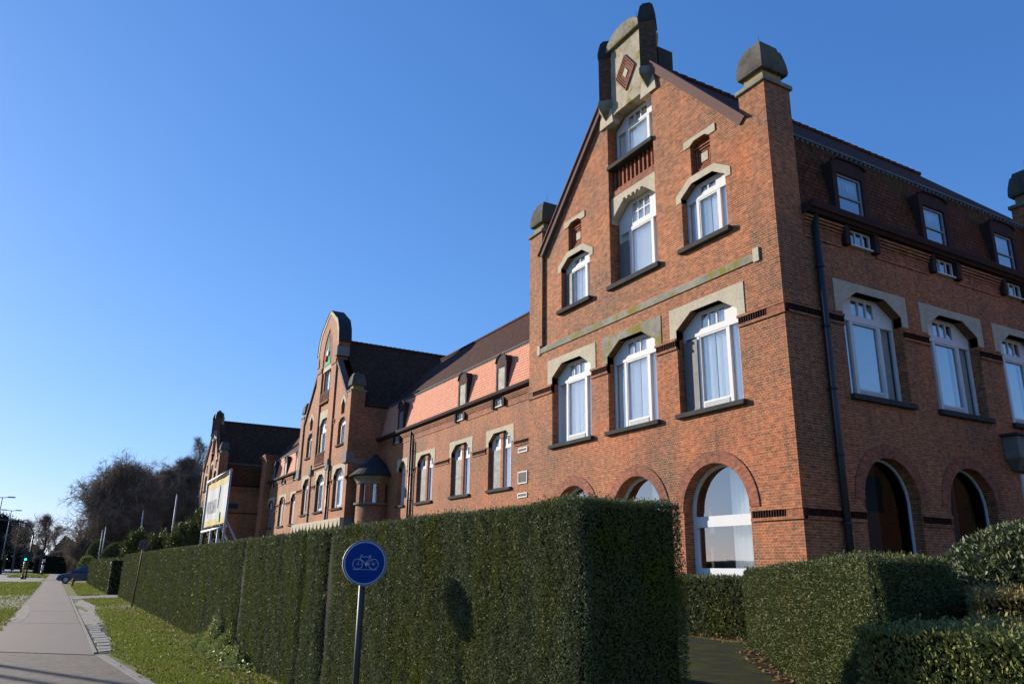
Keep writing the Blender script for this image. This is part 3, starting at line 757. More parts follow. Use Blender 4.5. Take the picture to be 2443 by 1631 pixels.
# ---- side walls of the two end blocks (face the camera, in shade)
def side(F, U, near):
    w1 = [(3.28, 1.17), (6.74, 1.16), (10.18, 1.16)] if near else []
    ar = [(3.18, 1.05), (6.5, 1.05)] if near else []
    sw = [3.05, 6.70, 10.2] if near else []
    ops = [hexpoly(c, hw, 5.85, 8.2, 8.58, .61) for c, hw in w1]
    aps = [archpoly(c, r, 1.2, 3.33) for c, r in ar]
    ew = [rect(c-.46, c+.46, 9.89, 10.30) for c in sw]
    mb = MB(); wall(mb, F, [(.351, 0), (U, 0), (U, 10.35), (.951, 10.35), (.951, 9.251), (.351, 9.251)], ops+aps+ew, 0, .35)
    mb.build('side_wall', 'brick', B, 'shaded side wall of the near block' if near else 'shaded side wall of the far block')
    eaves(F, .951, U, sw, B)
    mansard(F, .951, U, 'tile_shaded_mossy', B)
    for k, ((c, hw), op) in enumerate(zip(w1, ops)):
        lintel_hex(F, c, 1.44, 7.94, 8.80, op, B)
        kk = dict(K1); kk['zs'] = 7.93; kk['top'] = (3, 1, .46, 8.06, 8.50)
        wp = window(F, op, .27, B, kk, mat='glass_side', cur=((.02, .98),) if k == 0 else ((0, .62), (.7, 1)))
        sill(F, c, hw+.06, 5.85, wp, h=.14)
    for (c, r), ap in zip(ar, aps):
        ring_arch(F, c, 3.33, r, r+.33, B)
        wp = window(F, ap, .27, B, dict(t=False, fw=.05), mat='glass_dark', cur=(.5, .8), curmat='curtain', curd=.55)
    for c in sw:
        eave_window(F, c, B)
    if near:
        for c in (3.0, 6.72, 10.3): dormer(F, c, B, blind=False, z0=10.62, z1=12.24, peak=12.38, sq=.45, dm=-.01)
        string_course(F, [(.0, 2.1), (4.46, 5.57), (7.91, 9.0)], 7.58, 7.87, B)
        string_course(F, [(.0, 2.1), (4.26, 5.42), (7.6, 8.9)], 2.81, 3.10, B)
        drainpipe(F, 1.28, .3, 10.35, B, r=.085)
        # stone balcony
        mb = MB(); mb.loft([[F.P(8.6, -.15, 4.45), F.P(12.5, -.15, 4.45), F.P(12.5, 0, 4.45), F.P(8.6, 0, 4.45)],
                            [F.P(8.3, -.42, 4.78), F.P(12.8, -.42, 4.78), F.P(12.8, 0, 4.78), F.P(8.3, 0, 4.78)],
                            [F.P(8.3, -.42, 5.38), F.P(12.8, -.42, 5.38), F.P(12.8, 0, 5.38), F.P(8.3, 0, 5.38)]])
        bal = mb.build('balcony', 'grey_concrete', B, bevel=.02)
        mb = MB(); prism(mb, F, rect(8.2, 12.9, 5.381, 5.45), -.5, 0); mb.build('balcony_coping', 'blue_stone', bal)
        mb = MB(); wall(mb, F, rect(8.9, 12.2, .2, 4.4), [rect(9.0, 10.5, .3, 4.3), rect(10.6, 12.1, .3, 4.3)], -.06, .0); dr = mb.build('entrance_door', 'white_pvc', B)
        mb = MB(); prism(mb, F, rect(8.95, 12.15, .25, 4.35), -.03, -.02); mb.build('pane', 'glass_dark', dr)
        # far pier of the side wing
        mb = MB(); prism(mb, F, rect(13.0, 13.95, 10.0, 13.9), -.02, .9); mb.build('pier', 'brick', B)
        pier_cap(F, 13.0, 13.95, -.02, .9, 13.9)
    else:
        mb = MB(); wall(mb, F, rect(1.52, 2.65, 7.85, 8.5), [rect(1.6, 2.57, 7.92, 8.43)], -.05, 0); v = mb.build('vent', 'lead', B)
        mb = MB(); prism(mb, F, rect(1.6, 2.57, 7.92, 8.43), -.02, -.001); mb.build('louvre', 'slate', v)
        string_course(F, [(.0, 4.8)], 7.3, 7.55, B)
SNEAR = Fr('side', 14.0, 11.83); side(SNEAR, 16.0, True)
SFAR = Fr('side', 14.1, 92.3); side(SFAR, 9.0, False)
# roofs of the end blocks
for F, (x0, y0), L in ((SNEAR, (14, 11.83), 16.0), (SFAR, (14.1, 92.3), 12.0)):
    s = 1.03; rz = 12.96+s*(5.88-.45)
    quad_roof(F, ((.45, 12.96), (5.88, rz)), .36, L, 'roof', 'tile_dark', .1)
    G = Fr('side', x0, y0)
    mb = MB(); mb.solid([(x0+.36, y0+11.32, 12.96), (x0+L, y0+11.32, 12.96), (x0+L, y0+5.88, rz), (x0+.36, y0+5.88, rz)],
                        [(x0+.36, y0+11.32, 12.86), (x0+L, y0+11.32, 12.86), (x0+L, y0+5.88, rz-.1), (x0+.36, y0+5.88, rz-.1)]); mb.build('roof', 'tile_dark', B)
    mb = MB(); mb.solid([(x0+.96, y0+11.77, 0), (x0+L, y0+11.77, 0), (x0+L, y0+11.77, 10.6), (x0+.96, y0+11.77, 10.6)], [(x0+.96, y0+11.42, 0), (x0+L, y0+11.42, 0), (x0+L, y0+11.42, 10.6), (x0+.96, y0+11.42, 10.6)]); mb.build('side_wall', 'brick', B)
    mb = MB(); mb.solid([(x0+.96, y0+11.74, 10.6), (x0+L, y0+11.74, 10.6), (x0+L, y0+11.32, 12.96), (x0+.96, y0+11.32, 12.96)], [(x0+.96, y0+11.64, 10.6), (x0+L, y0+11.64, 10.6), (x0+L, y0+11.22, 12.96), (x0+.96, y0+11.22, 12.96)]); mb.build('mansard', 'tile_orange', B)
    mb = MB(); k = .4
    while k < L: mb.tube((x0+k, y0+5.88, rz+.02), (x0+k+.40, y0+5.88, rz+.02), .10, .13, n=7, smooth=False); k += .42
    mb.build('ridge_tiles', 'tile_dark', B)
    mb = MB(); mb.solid([(x0+L, y0+.1, 0), (x0+L, y0+11.7, 0), (x0+L, y0+11.5, 12.8), (x0+L, y0+5.88, rz-.2), (x0+L, y0+.45, 12.8)], [(x0+L-.3, y0+.1, 0), (x0+L-.3, y0+11.7, 0), (x0+L-.3, y0+11.5, 12.8), (x0+L-.3, y0+5.88, rz-.2), (x0+L-.3, y0+.45, 12.8)]); mb.build('end_wall', 'brick', B)

# ---- wings between the blocks
FW = Fr('front', 18.9, 0)
WN = [34.8, 39.4, 44.45]; WF = [76.2, 80.9, 85.8]
def twin(c): # hexagonal head over two lights
    return hexpoly(c, 1.22, 5.62, 8.1, 8.52, .55)
nops = [twin(c) for c in WN]; fops = [twin(c) for c in WF]; sop = [hexpoly(48.25, .62, 5.62, 8.1, 8.5, .4)]
ewn = [34.85, 39.45, 49.25]; ewf = [71.4, 76.2, 80.8, 85.7]
for (u0, u1, ops, ew) in ((23.2, 52.9, nops+sop, ewn), (66.3, 92.4, fops, ewf)):
    mb = MB(); wall(mb, FW, rect(u0, u1, 0, 10.35), ops+[rect(c-.46, c+.46, 9.89, 10.30) for c in ew], 0, .35)
    mb.build('wing_wall', 'brick', B, 'set-back wing wall between the gabled blocks')
    eaves(FW, u0, u1, ew, B)
    mansard(FW, u0, u1, 'tile_orange', B)
    for c in ew: eave_window(FW, c, B)
    quad_roof(FW, ((.45, 12.96), (4.6, 17.2)), (u0-8, u0-8) if False else u0, u1, 'roof', 'tile_dark', .1)
    mb = MB(); mb.solid([(23.5, u0, 17.2), (23.5, u1, 17.2), (28.5, u1, 12), (28.5, u0, 12)], [(23.5, u0, 17.1), (23.5, u1, 17.1), (28.4, u1, 12), (28.4, u0, 12)]); mb.build('roof', 'tile_dark', B)
    mb = MB(); k = u0
    while k < u1: mb.tube((23.5, k, 17.22), (23.5, min(k+.40, u1), 17.22), .10, .13, n=7, smooth=False); k += .42
    mb.build('ridge_tiles', 'tile_dark', B)
for c in (34.75, 39.4, 48.95): dormer(FW, c, B, z1=12.25, peak=12.68, hw=.56)
for c in (71.4, 76.25, 80.8, 85.7): dormer(FW, c, B, z1=12.25, peak=12.68, hw=.56)
for c, op in list(zip(WN, nops))+list(zip(WF, fops)):
    lintel_hex(FW, c, 1.49, 7.87, 8.75, op, B)
    mb = MB(); prism(mb, FW, rect(c-.13, c+.13, 5.62, 8.2), .14, .3); prism(mb, FW, rect(c-.2, c+.2, 8.2001, 8.519), .10, .3)
    wp_m = mb.build('window_mullion', 'lintel_stone' if False else 'brick', B)
    for s_ in (-1, 1):
        uu = c+s_*.675; a, b = uu-.545, uu+.545
        op1 = rect(a, b, 5.62, 8.1)
        op1 = [(a, 5.62), (b, 5.62), (b, 8.1), (b-(.3 if s_ > 0 else .05), 8.45), (a+(.3 if s_ < 0 else .05), 8.45), (a, 8.1)]
        mb = MB(); ins = inset(op1, .075); wall(mb, FW, op1, [ins], .22, .29)
        prism(mb, FW, rect(a+.06, b-.06, 7.66, 7.76), .215, .28)
        wall(mb, FW, rect(a+.08, b-.08, 7.761, 8.36), [rect(uu-.2, uu+.2, 7.85, 8.28)], .225, .27)
        wp = mb.build('window', 'white_pvc', B)
        mb = MB(); mb.face([FW.P(u, .26, z) for u, z in ins[::-1]]); mb.build('pane', 'glass', wp, recalc=False)
        if s_ > 0 or c > 60:
            mb = MB(); prism(mb, FW, rect(a+.05, b-.05, 5.7, 7.66), .17, .19); prism(mb, FW, rect(a+.05, b-.05, 6.6, 6.62), .16, .1699); mb.build('blind', 'blind_grey', wp)
        curtain(FW, a+.05, b-.05, 5.7, 8.3, .38, wp)
        mb = MB(); prism(mb, FW, rect(a, b, 5.6, 8.5), .8, .84); mb.build('room_wall', 'interior', wp)
    mb = MB(); prism(mb, FW, rect(c-1.3, c+1.3, 5.47, 5.619), -.12, .3); mb.build('sill', 'blue_stone', B, bevel=.012)
lintel_hex(FW, 48.25, .92, 7.87, 8.68, sop[0], B)
wp = window(FW, sop[0], .27, B, dict(zs=7.8, m=0, top=(2, 1, .3, 7.92, 8.3)), cur=(0, 1)); sill(FW, 48.25, .7, 5.62, wp)
string_course(FW, [(23.6, 33.3), (36.3, 37.9), (40.9, 42.95), (45.95, 47.3)], 7.56, 7.86, B)
string_course(FW, [(66.5, 74.7), (77.7, 79.4), (82.4, 84.3), (87.3, 92.0)], 7.56, 7.86, B)
for zz0, zz1 in ((7.17, 7.40), (5.66, 6.25), (5.0, 5.22)):
    mb = MB(); wall(mb, FW, rect(31.93, 32.8, zz0, zz1), [rect(31.98, 32.75, zz0+.05, zz1-.05)], -.05, 0); v = mb.build('vent', 'white_pvc', B)
    mb = MB(); z = zz0+.05
    while z < zz1-.06: prism(mb, FW, rect(31.98, 32.75, z, z+.025), -.035, -.001); z += .05
    prism(mb, FW, rect(31.98, 32.75, zz0+.05, zz1-.05), -.008, -.0005); mb.build('louvre', 'blind_grey', v)
mb = MB(); wall(mb, FW, rect(83.2, 84.0, 5.9, 6.5), [rect(83.27, 83.93, 5.97, 6.43)], -.05, 0); prism(mb, FW, rect(82.9, 83.6, 7.1, 7.3), -.05, 0); mb.build('vent', 'lead', B)
drainpipe(FW, 46.7, .3, 10.35, B, r=.07); drainpipe(FW, 46.35, .3, 9.6, B, r=.05)
# corbelled wall end of the far wing
mb = MB(); mb.box(18.25, 19.6, 87.2, 89.2, 0, 12.95); fp = mb.build('pier', 'brick', B, 'tall chimney-like pier with a corbelled top')
mb = MB(); mb.box(18.17, 19.7, 87.1, 89.3, 12.951, 13.15); mb.box(18.08, 19.8, 87.0, 89.4, 13.1501, 13.35); mb.box(18.0, 19.9, 86.9, 89.5, 13.3501, 13.5); mb.build('corbelled_top', 'brick_arch', fp)

# ---- middle block
FM = Fr('front', 16.6, 52.8); MW = 13.6; cm = 6.98
w1 = [(1.95, 1.2, 1.5), (6.6, 1.05, 1.27), (10.4, 1.2, 1.5)]
mo = [hexpoly(c, hw, 5.72, 8.1, 8.55, .6) for c, hw, _ in w1]
m2 = [hexpoly(c, .875, 10.3, 11.95, 12.29, .455) for c in (2.1, 10.6)]
mm2 = hexpoly(6.75, 1.15, 10.25, 12.5, 12.95, .55); m3 = rect(5.75, 7.85, 15.15, 16.85)
nich = [[(c-.40, 12.55), (c+.40, 12.55), (c+.40, 13.3), (c, 13.75), (c-.40, 13.3)] for c in (2.1, 10.6)]
mb = MB()
wall(mb, FM, [(0, 0), (MW, 0), (MW, 13.9), (12.7, 13.9), (12.6, 13.35), (9.4, 17.1), (8.5, 17.1), (8.5, 20.3), (5.5, 20.3), (5.5, 17.1), (4.45, 17.1), (.9, 13.45), (.88, 13.9), (0, 13.9)], mo+m2+[mm2, m3]+nich, 0, .35)
mb.build('gable_wall', 'brick', B, 'front wall of the middle block')
for a, b in ((0, .88), (MW-.88, MW)):
    mb = MB(); prism(mb, FM, rect(a, b, 9.1, 13.9), -.12, -.001); prism(mb, FM, rect(a, b, 13.0, 13.9), .351, .95); pp = mb.build('pier', 'brick', B)
    mb = MB(); prism(mb, FM, rect(a-.03, b+.03, 8.75, 9.55), -.16, .0); mb.build('corbel', 'grey_concrete', pp, bevel=.03)
    pier_cap(FM, a, b, -.1, .95, 13.9)
for k, ((c, hw, ho), op) in enumerate(zip(w1, mo)):
    lintel_hex(FM, c, ho, 7.86, 8.85, op, B)
    wp = window(FM, op, .22, B, dict(K1), bl=[(c+.56, c+hw-.06, 5.84, 7.74)], cur=(0, 1)); sill(FM, c, hw+.1, 5.72, wp)
for c, op in zip((2.1, 10.6), m2):
    hood(FM, c, B)
    wp = window(FM, op, .2, B, K2, bl=[(c+.40, c+.80, 10.4, 11.76)], cur=(0, 1)); sill(FM, c, 1.0, 10.3, wp, d1=.19)
    mb = MB(); prism(mb, FM, rect(c-.45, c+.45, 12.4, 13.8), .3, .36); mb.build('niche_panel', 'brick_arch', B)
    mb = MB(); prism(mb, FM, [(c-.62, 13.2), (c-.62, 13.55), (c, 14.05), (c+.62, 13.55), (c+.62, 13.2), (c+.4, 13.3), (c, 13.75), (c-.4, 13.3)], -.02, .1); mb.build('niche_lintel', 'lintel_stone', B)
bay_h = [(cm-1.3, 9.25), (cm+1.3, 9.25), (cm+1.3, 18.4), (cm+1.0, 19.3), (cm+.55, 19.95), (cm, 20.4), (cm-.55, 19.95), (cm-1.0, 19.3), (cm-1.3, 18.4)]
crown = [(cm+2.6, 9.1), (cm+2.6, 17.3), (cm+2.35, 17.7), (cm+2.95, 18.6), (cm+2.75, 19.7), (cm+2.25, 20.6), (cm+.25, 21.85), (cm-.25, 21.85), (cm-2.25, 20.6), (cm-2.75, 19.7), (cm-2.95, 18.6), (cm-2.35, 17.7), (cm-2.6, 17.3), (cm-2.6, 9.1)]
mb = MB(); wall(mb, FM, crown, [bay_h], -.12, -.002); mb.build('gable_crown', 'brick', B, 'raised centre bay with a curved shaped gable')
mb = MB(); prism(mb, FM, crown[1:-1], .001, .78); mb.build('gable_crown_back', 'brick', B)
rim_o = crown[3:-3]; rim_i = [(cm+(u-cm)*.88, z-.28 if z > 18.7 else z) for u, z in rim_o]
mb = MB(); prism(mb, FM, rim_o+rim_i[::-1], -.16, -.1205); mb.build('crown_rim', 'lintel_stone', B)
mb = MB(); ro = [(cm+(u-cm)*1.02, z+.05) for u, z in rim_o]; prism(mb, FM, ro+rim_o[::-1], -.20, .85); mb.build('crown_coping', 'slate', B)
for s_ in (-1, 1):
    mb = MB(); prism(mb, FM, rect(*(sorted((cm+s_*2.25, cm+s_*2.75))), 17.55, 18.35), -.18, .82)
    mb.build('shoulder_stone', 'grey_concrete', B)
for s_ in (-1, 1):
    mb = MB(); prism(mb, FM, rect(*(sorted((cm+s_*1.32, cm+s_*2.62))), 17.0, 17.3), -.18, -.1205)
    mb.build('brick_band', 'soldier_red', B)
for s_ in (-1, 1):
    mb = MB(); prism(mb, FM, rect(*(sorted((cm+s_*1.9, cm+s_*2.62))), 8.7, 9.5), -.20, -.001)
    mb.build('corbel', 'grey_concrete', B, bevel=.04)
for s_ in (-1, 1):
    mb = MB(); prism(mb, FM, rect(*(sorted((cm+s_*2.2, cm+s_*2.6))), .5, 8.69), -.10, -.001)
    mb.build('pilaster', 'brick', B)
drainpipe(FM, cm-2.85, .3, 9.0, B, r=.08)
mb = MB(); prism(mb, FM, [(cm-1.29, 16.9), (cm+1.29, 16.9), (cm+1.29, 18.4), (cm+1.0, 19.28), (cm+.55, 19.92), (cm, 20.35), (cm-.55, 19.92), (cm-1.0, 19.28), (cm-1.29, 18.4)], -.06, -.003); mb.build('arch_panel', 'mauve_panel', B)
e = MB(); prism(e, FM, [(6.25, 17.35), (7.75, 17.35), (7.25, 18.3), (7.0, 19.75), (6.75, 18.3)], -.09, -.061); eo = e.build('wall_emblem', 'emblem_green', B, 'green pointed emblem in the arched panel')
e = MB(); e.tube(FM.P(7.35, -.22, 17.95), FM.P(7.35, -.091, 17.95), .26, n=14); e.build('red_disc', 'emblem_red', eo)
e = MB(); e.tube(FM.P(6.98, -.18, 18.3), FM.P(6.98, -.091, 18.3), .22, n=14); e.build('white_disc', 'emblem_white', eo)
balustrade(FM, cm-1.29, cm+1.29, 9.3, 10.05, -.004, B); balustrade(FM, cm-1.29, cm+1.29, 14.2, 15.0, -.004, B)
lintel_hex(FM, 6.75, 1.5, 12.5, 13.6, [(5.6, 10.25), (7.9, 10.25), (7.9, 12.5), (7.35, 12.95), (6.15, 12.95), (5.6, 12.5)], B)
wp = window(FM, mm2, .16, B, dict(K2M, zs=11.95, top=(3, 2, .46, 12.1, 12.85)), bl=[(7.3, 7.85, 10.4, 11.8)], cur=(0, 1)); sill(FM, 6.75, 1.28, 10.25, wp, h=.15, d1=.15)
wp = window(FM, m3, .12, B, dict(t=False, m=0, bars=[(6.75, 6.85, 15.2, 16.8)]), cur=(0, 1)); sill(FM, 6.8, 1.2, 15.15, wp, h=.15, d1=.11)
mb = MB(); prism(mb, FM, [(5.6, 16.8), (5.6, 17.1), (5.9, 17.25), (7.7, 17.25), (8.0, 17.1), (8.0, 16.8), (7.85, 16.851), (5.75, 16.851)], -.1, -.0615); mb.build('window_hood', 'lintel_stone', B)
string_course(FM, [(0, .45), (3.45, 4.2), (4.3, 5.3), (7.9, 8.9), (11.9, 13.6)], 7.56, 7.86, B)
string_course(FM, [(3.9, 4.3), (9.6, 10.0)], 12.15, 12.45, B)
for pts in (((.9, 13.45), (4.45, 17.1)), ((12.6, 13.35), (9.5, 17.1))):
    (ua, za), (ub, zb) = pts; L = math.hypot(ub-ua, zb-za); ex, ez = (ub-ua)/L, (zb-za)/L
    nx, nz = (-ez, ex) if ex > 0 else (ez, -ex)
    mb = MB(); prism(mb, FM, [(ua, za), (ub, zb), (ub+nx*.22, zb+nz*.22), (ua+nx*.22, za+nz*.22)], -.12, .36); mb.build('barge_board', 'barge', B)
# stone arcade above the entrance
band = [(-.1, 4.98), (-.1, 4.2)]
k = .05
while k < 12.1:
    band += [(k, 4.15), (k, 4.35), (k+.2, 4.55), (k+.36, 4.86), (k+.52, 4.55), (k+.72, 4.35), (k+.72, 4.15)]; k += 1.0
band += [(12.9, 4.15), (12.9, 4.98)]
mb = MB(); prism(mb, FM, band, -.3, -.02); mb.build('stone_arcade', 'lintel_stone', B)
# side wall of the middle block, its roof
SM = Fr('side', 16.6, 52.8)
mb = MB(); prism(mb, SM, rect(.351, 2.9, 0, 13.0), 0, .35); sw_ = mb.build('side_wall', 'brick', B, 'shaded side wall of the middle block')
mb = MB(); prism(mb, SM, rect(-.05, .45, 8.75, 9.5), -.05, -.001); prism(mb, SM, rect(.4501, 1.9, 8.7, 9.05), -.05, -.001); mb.build('corbel', 'grey_concrete', B)
mb = MB(); prism(mb, SM, rect(-.02, .6, 4.2, 4.98), -.06, -.001); mb.build('stone_block', 'grey_concrete', B)
quad_roof(SM, ((-.1, 12.9), (6.55, 19.4)), .9, 12.0, 'roof', 'tile_dark', .1)
mb = MB(); mb.solid([(17.5, 66.5, 12.9), (28.6, 66.5, 12.9), (28.6, 59.35, 19.4), (17.5, 59.35, 19.4)], [(17.5, 66.5, 12.8), (28.6, 66.5, 12.8), (28.6, 59.35, 19.3), (17.5, 59.35, 19.3)]); mb.build('roof', 'tile_dark', B)
mb = MB(); k = 17.5
while k < 28.5: mb.tube((k, 59.35, 19.43), (k+.40, 59.35, 19.43), .10, .14, n=7, smooth=False); k += .42
mb.build('ridge_tiles', 'tile_dark', B)
mb = MB(); mb.box(16.95, 28, 66.05, 66.4, 0, 13); mb.build('side_wall', 'brick', B)
# round bay in the corner
bx, by = 18.3, 51.85
def circ(r, z, n=32): return [(bx+r*math.cos(2*math.pi*k/n), by+r*math.sin(2*math.pi*k/n), z) for k in range(n)]
mb = MB(); mb.loft([circ(1.22, 0), circ(1.22, 5.80)], smooth=True)
bay = mb.build('round_bay', 'brick', B, 'round brick corner bay with a conical slate roof')
mb = MB(); mb.loft([circ(1.34, 5.801), circ(1.34, 5.92)]); mb.build('sill_ring', 'grey_concrete', bay)
mb = MB(); mb.loft([circ(.98, 5.921), circ(.98, 7.2)]); mb.build('bay_glazing', 'glass_side', bay)
mb = MB()
for k in range(8):
    a = R(k*45+8); c_, s_ = math.cos(a), math.sin(a); t = .24
    A = [(bx+c_*r_-s_*q, by+s_*r_+c_*q) for r_, q in ((.9, -t), (1.2, -t), (1.2, t), (.9, t))]
    mb.solid([(x, y, 5.921) for x, y in A], [(x, y, 7.2) for x, y in A])
mb.build('bay_pier', 'brick', bay)
mb = MB()
for k in range(8):
    a = R(k*45+30.5); c_, s_ = math.cos(a), math.sin(a)
    for q in (-.24, .2):
        A = [(bx+c_*r_-s_*(q+e_), by+s_*r_+c_*(q+e_)) for r_, e_ in ((1.0, 0), (1.06, 0), (1.06, .04), (1.0, .04))]
        mb.solid([(x, y, 5.922) for x, y in A], [(x, y, 7.18) for x, y in A])
mb.build('window_frame', 'white_pvc', bay)
mb = MB(); mb.loft([circ(1.25, 7.201), circ(1.3, 7.4), circ(1.55, 7.75)]); mb.build('bay_cornice', 'mossy_stone', bay)
mb = MB(); mb.loft([circ(1.72, 7.7), circ(1.76, 7.78), circ(1.2, 8.25), circ(.6, 8.75), circ(.02, 9.4)]); mb.build('conical_roof', 'slate', bay)
# ------------------------------------------------------------------ ground and paving
def smooth(a, b, x): t = min(max((x-a)/(b-a), 0), 1); return t*t*(3-2*t)
def gz(x, y=0): return .5*smooth(3.5, 4.7, x)
def sheet(name, poly, z, mat, th=None, kind='structure'):
    mb = MB()
    if th: mb.solid([(x, y, z-th) for x, y in poly], [(x, y, z) for x, y in poly])
    else: mb.face([(x, y, z) for x, y in poly])
    o = mb.build(name, mat, recalc=bool(th)); o['kind'] = kind; return o
xs = [-900, -300, -100, -40, -15, -5, 0, 3, 3.5, 3.75, 4, 4.25, 4.5, 4.7, 6, 10, 14, 20, 60, 200, 900]
ys = [-60, -10, 0, 5, 10, 15, 20, 30, 50, 80, 120, 200, 400, 900, 2500]
mb = MB(); ids = [[mb.pts([(x, y, gz(x))])[0] for x in xs] for y in ys]
for j in range(len(ys)-1):
    for i in range(len(xs)-1): mb.f.append([ids[j][i], ids[j][i+1], ids[j+1][i+1], ids[j+1][i]])
g = mb.build('ground', 'soil_grass', recalc=False); g['kind'] = 'structure'

sheet('bike_path', [(-2.4, 19.85), (-.7, 18.49), (.86, 17.27), (.80, 30), (.77, 45), (.60, 85), (.45, 130), (.4, 300), (-.9, 300), (-.88, 130), (-.86, 85), (-.95, 45), (-1.02, 29), (-1.15, 26.5), (-1.7, 25)], .012, 'bike_path')
sheet('pavement', [(-9, -6), (3.3, -6), (2.6, 3), (1.92, 8), (1.30, 12.96), (.90, 17.22), (-.7, 18.47), (-2.4, 19.83), (-5, 22), (-9, 22)], .008, 'paving')
mb = MB()
for pts in ([(3.45, -6), (2.74, 3), (2.06, 8), (1.44, 12.98), (1.02, 17.28), (.90, 17.22), (1.30, 12.96), (1.92, 8), (2.6, 3), (3.3, -6)],):
    mb.solid([(x, y, 0) for x, y in pts], [(x, y, .022) for x, y in pts])
k = mb.build('kerb', 'flag_stone'); k['kind'] = 'structure'
# narrow edging and dark joints of the cycle path
mb = MB()
y = 17.6
while y < 48:
    xa = .855-(y-17)*.0018; mb.box(xa, xa+.06, y, y+.93, 0, .026); y += .95
k = mb.build('path_edging', 'flag_stone'); k['kind'] = 'structure'
mb = MB()
for (a, b, c_, d_) in ((-2.2, 19.68, .85, 17.28), (-1.1, 27.2, .80, 26.4), (-.98, 41.3, .77, 40.4), (-.93, 33.8, .79, 33.3), (-.9, 58, .7, 57.3)):
    for q in range(6):
        t0, t1 = q/6, (q+1)/6; j0, j1 = random.uniform(-.02, .02), random.uniform(-.02, .02)
        x0, y0, x1, y1 = a+(c_-a)*t0, b+(d_-b)*t0+j0, a+(c_-a)*t1, b+(d_-b)*t1+j1
        mb.face([(x0, y0-.03, .016), (x1, y1-.03, .016), (x1, y1+.03, .016), (x0, y0+.03, .016)])
k = mb.build('path_joints', 'tyre', recalc=False); k['kind'] = 'structure'
def blob(cx, cy, rx, ry, n=22, jit=.18, seed=0, rot=0):
    rr = random.Random(seed); ph = [rr.uniform(0, 6.28) for _ in range(4)]
    out = []
    for k in range(n):
        a = 2*math.pi*k/n; f = 1+jit*(math.sin(2*a+ph[0])+.7*math.sin(3*a+ph[1])+.5*math.sin(5*a+ph[2]))
        out.append((cx+rx*f*math.cos(a), cy+ry*f*math.sin(a)))
    return out
for i, (cx, cy, rx, ry) in enumerate(((-.80, 33, .16, 7), (1.15, 29.5, .24, 6.0), (1.35, 38.5, .45, 4.6), (-1.75, 43, .85, 8.5), (-2.4, 37, 1.1, 4), (2.1, 35.5, .7, 1.6))):
    sheet('sandy_soil', blob(cx, cy, rx, ry, seed=i+3, jit=.26), .0165 if i == 0 else .006+.001*i, 'sand')
sheet('driveway', [(.80, 46.2), (2.2, 45.6), (2.9, 46.8), (9, 47.3), (9, 51.3), (2.7, 51.1), (1.15, 49.2), (.75, 49.6)], .0135, 'flag_stone') if False else None
sheet('driveway', [(.82, 44.5), (2.0, 45.3), (3.3, 47.3), (3.3, 51.2), (2.6, 50.9), (1.1, 48.8), (.78, 48.9)], .0135, 'grey_concrete')
sheet('driveway', [(-1.2, 80.4), (-1.2, 84.6), (3.3, 84.6), (3.3, 80.4)], .010, 'asphalt')
for o in []: pass
# worn stones of the gutter beside the path
mb = MB(); y = 17.9; rr = random.Random(4)
while y < 25.5:
    h = rr.uniform(.38, .62); x0 = .97+rr.uniform(-.02, .02); x1 = x0+rr.uniform(.26, .36); sk = rr.uniform(-.05, .05)
    A = [(x0, y), (x1, y+sk), (x1+rr.uniform(-.03, .02), y+h+sk), (x0+rr.uniform(-.01, .02), y+h)]
    t = rr.uniform(.004, .02)
    mb.solid([(a, b_, -.02) for a, b_ in A], [(a, b_, .012+t*(k in (1, 2))) for k, (a, b_) in enumerate(A)])
    y += h+rr.uniform(.05, .16)
k = mb.build('gutter_stones', 'flag_stone', bevel=.01); k['kind'] = 'structure'
sheet('gutter_soil', [(.92, 17.5), (1.34, 17.7), (1.4, 25.8), (.88, 26)], .007, 'hedge_core')
# road and junction on the left
sheet('road', [(-17, -50), (-8.2, -50), (-8.2, 60), (-6.0, 82), (-3.2, 88), (-1.25, 92), (-1.1, 112), (-2.8, 118), (-5.5, 126), (-7.5, 150), (-7.5, 420), (-17, 420)], .009, 'asphalt')
sheet('road_marking', [(-4.6, 92.8), (-3.3, 93.2), (-3.3, 93.7), (-4.6, 93.3)], .014, 'white_line')
sheet('road_marking', [(-8.2, 96), (-5.6, 98.5), (-5.6, 99.0), (-8.2, 96.5)], .014, 'white_line')
# garden path between the hedges, on the raised ground
mb = MB(); P_ = [(4.75, 3.0), (5.6, 4.3), (9.6, 9.25), (10.3, 10.2), (10.4, 15), (6.0, 15), (4.75, 12)]
mb.face([(x, y, gz(x)+.006) for x, y in P_]); fp_ = mb.build('footpath', 'footpath', recalc=False); fp_['kind'] = 'structure'

# ------------------------------------------------------------------ leaves
def leaf_mesh(name, P, A, Bv, L, W, mat, parent=None, fold=0.):
    n = len(P); L = np.broadcast_to(L, (n,))[:, None]; W = np.broadcast_to(W, (n,))[:, None]
    v = np.empty((n, 4, 3), np.float32)
    v[:, 0] = P; v[:, 1] = P+A*L*.5+Bv*W*.5; v[:, 2] = P+A*L; v[:, 3] = P+A*L*.5-Bv*W*.5
    if parent is not None: v -= np.array(wloc(parent), np.float32)
    me = bpy.data.meshes.new(name)
    me.vertices.add(n*4); me.vertices.foreach_set('co', v.reshape(-1))
    me.loops.add(n*4); me.loops.foreach_set('vertex_index', np.arange(n*4, dtype=np.int32))
    me.polygons.add(n); me.polygons.foreach_set('loop_start', np.arange(0, n*4, 4, dtype=np.int32))
    me.update(calc_edges=True); me.materials.append(MAT[mat])
    return link(name, me, parent)
def unit(v): return v/np.maximum(np.linalg.norm(v, axis=1, keepdims=True), 1e-6)
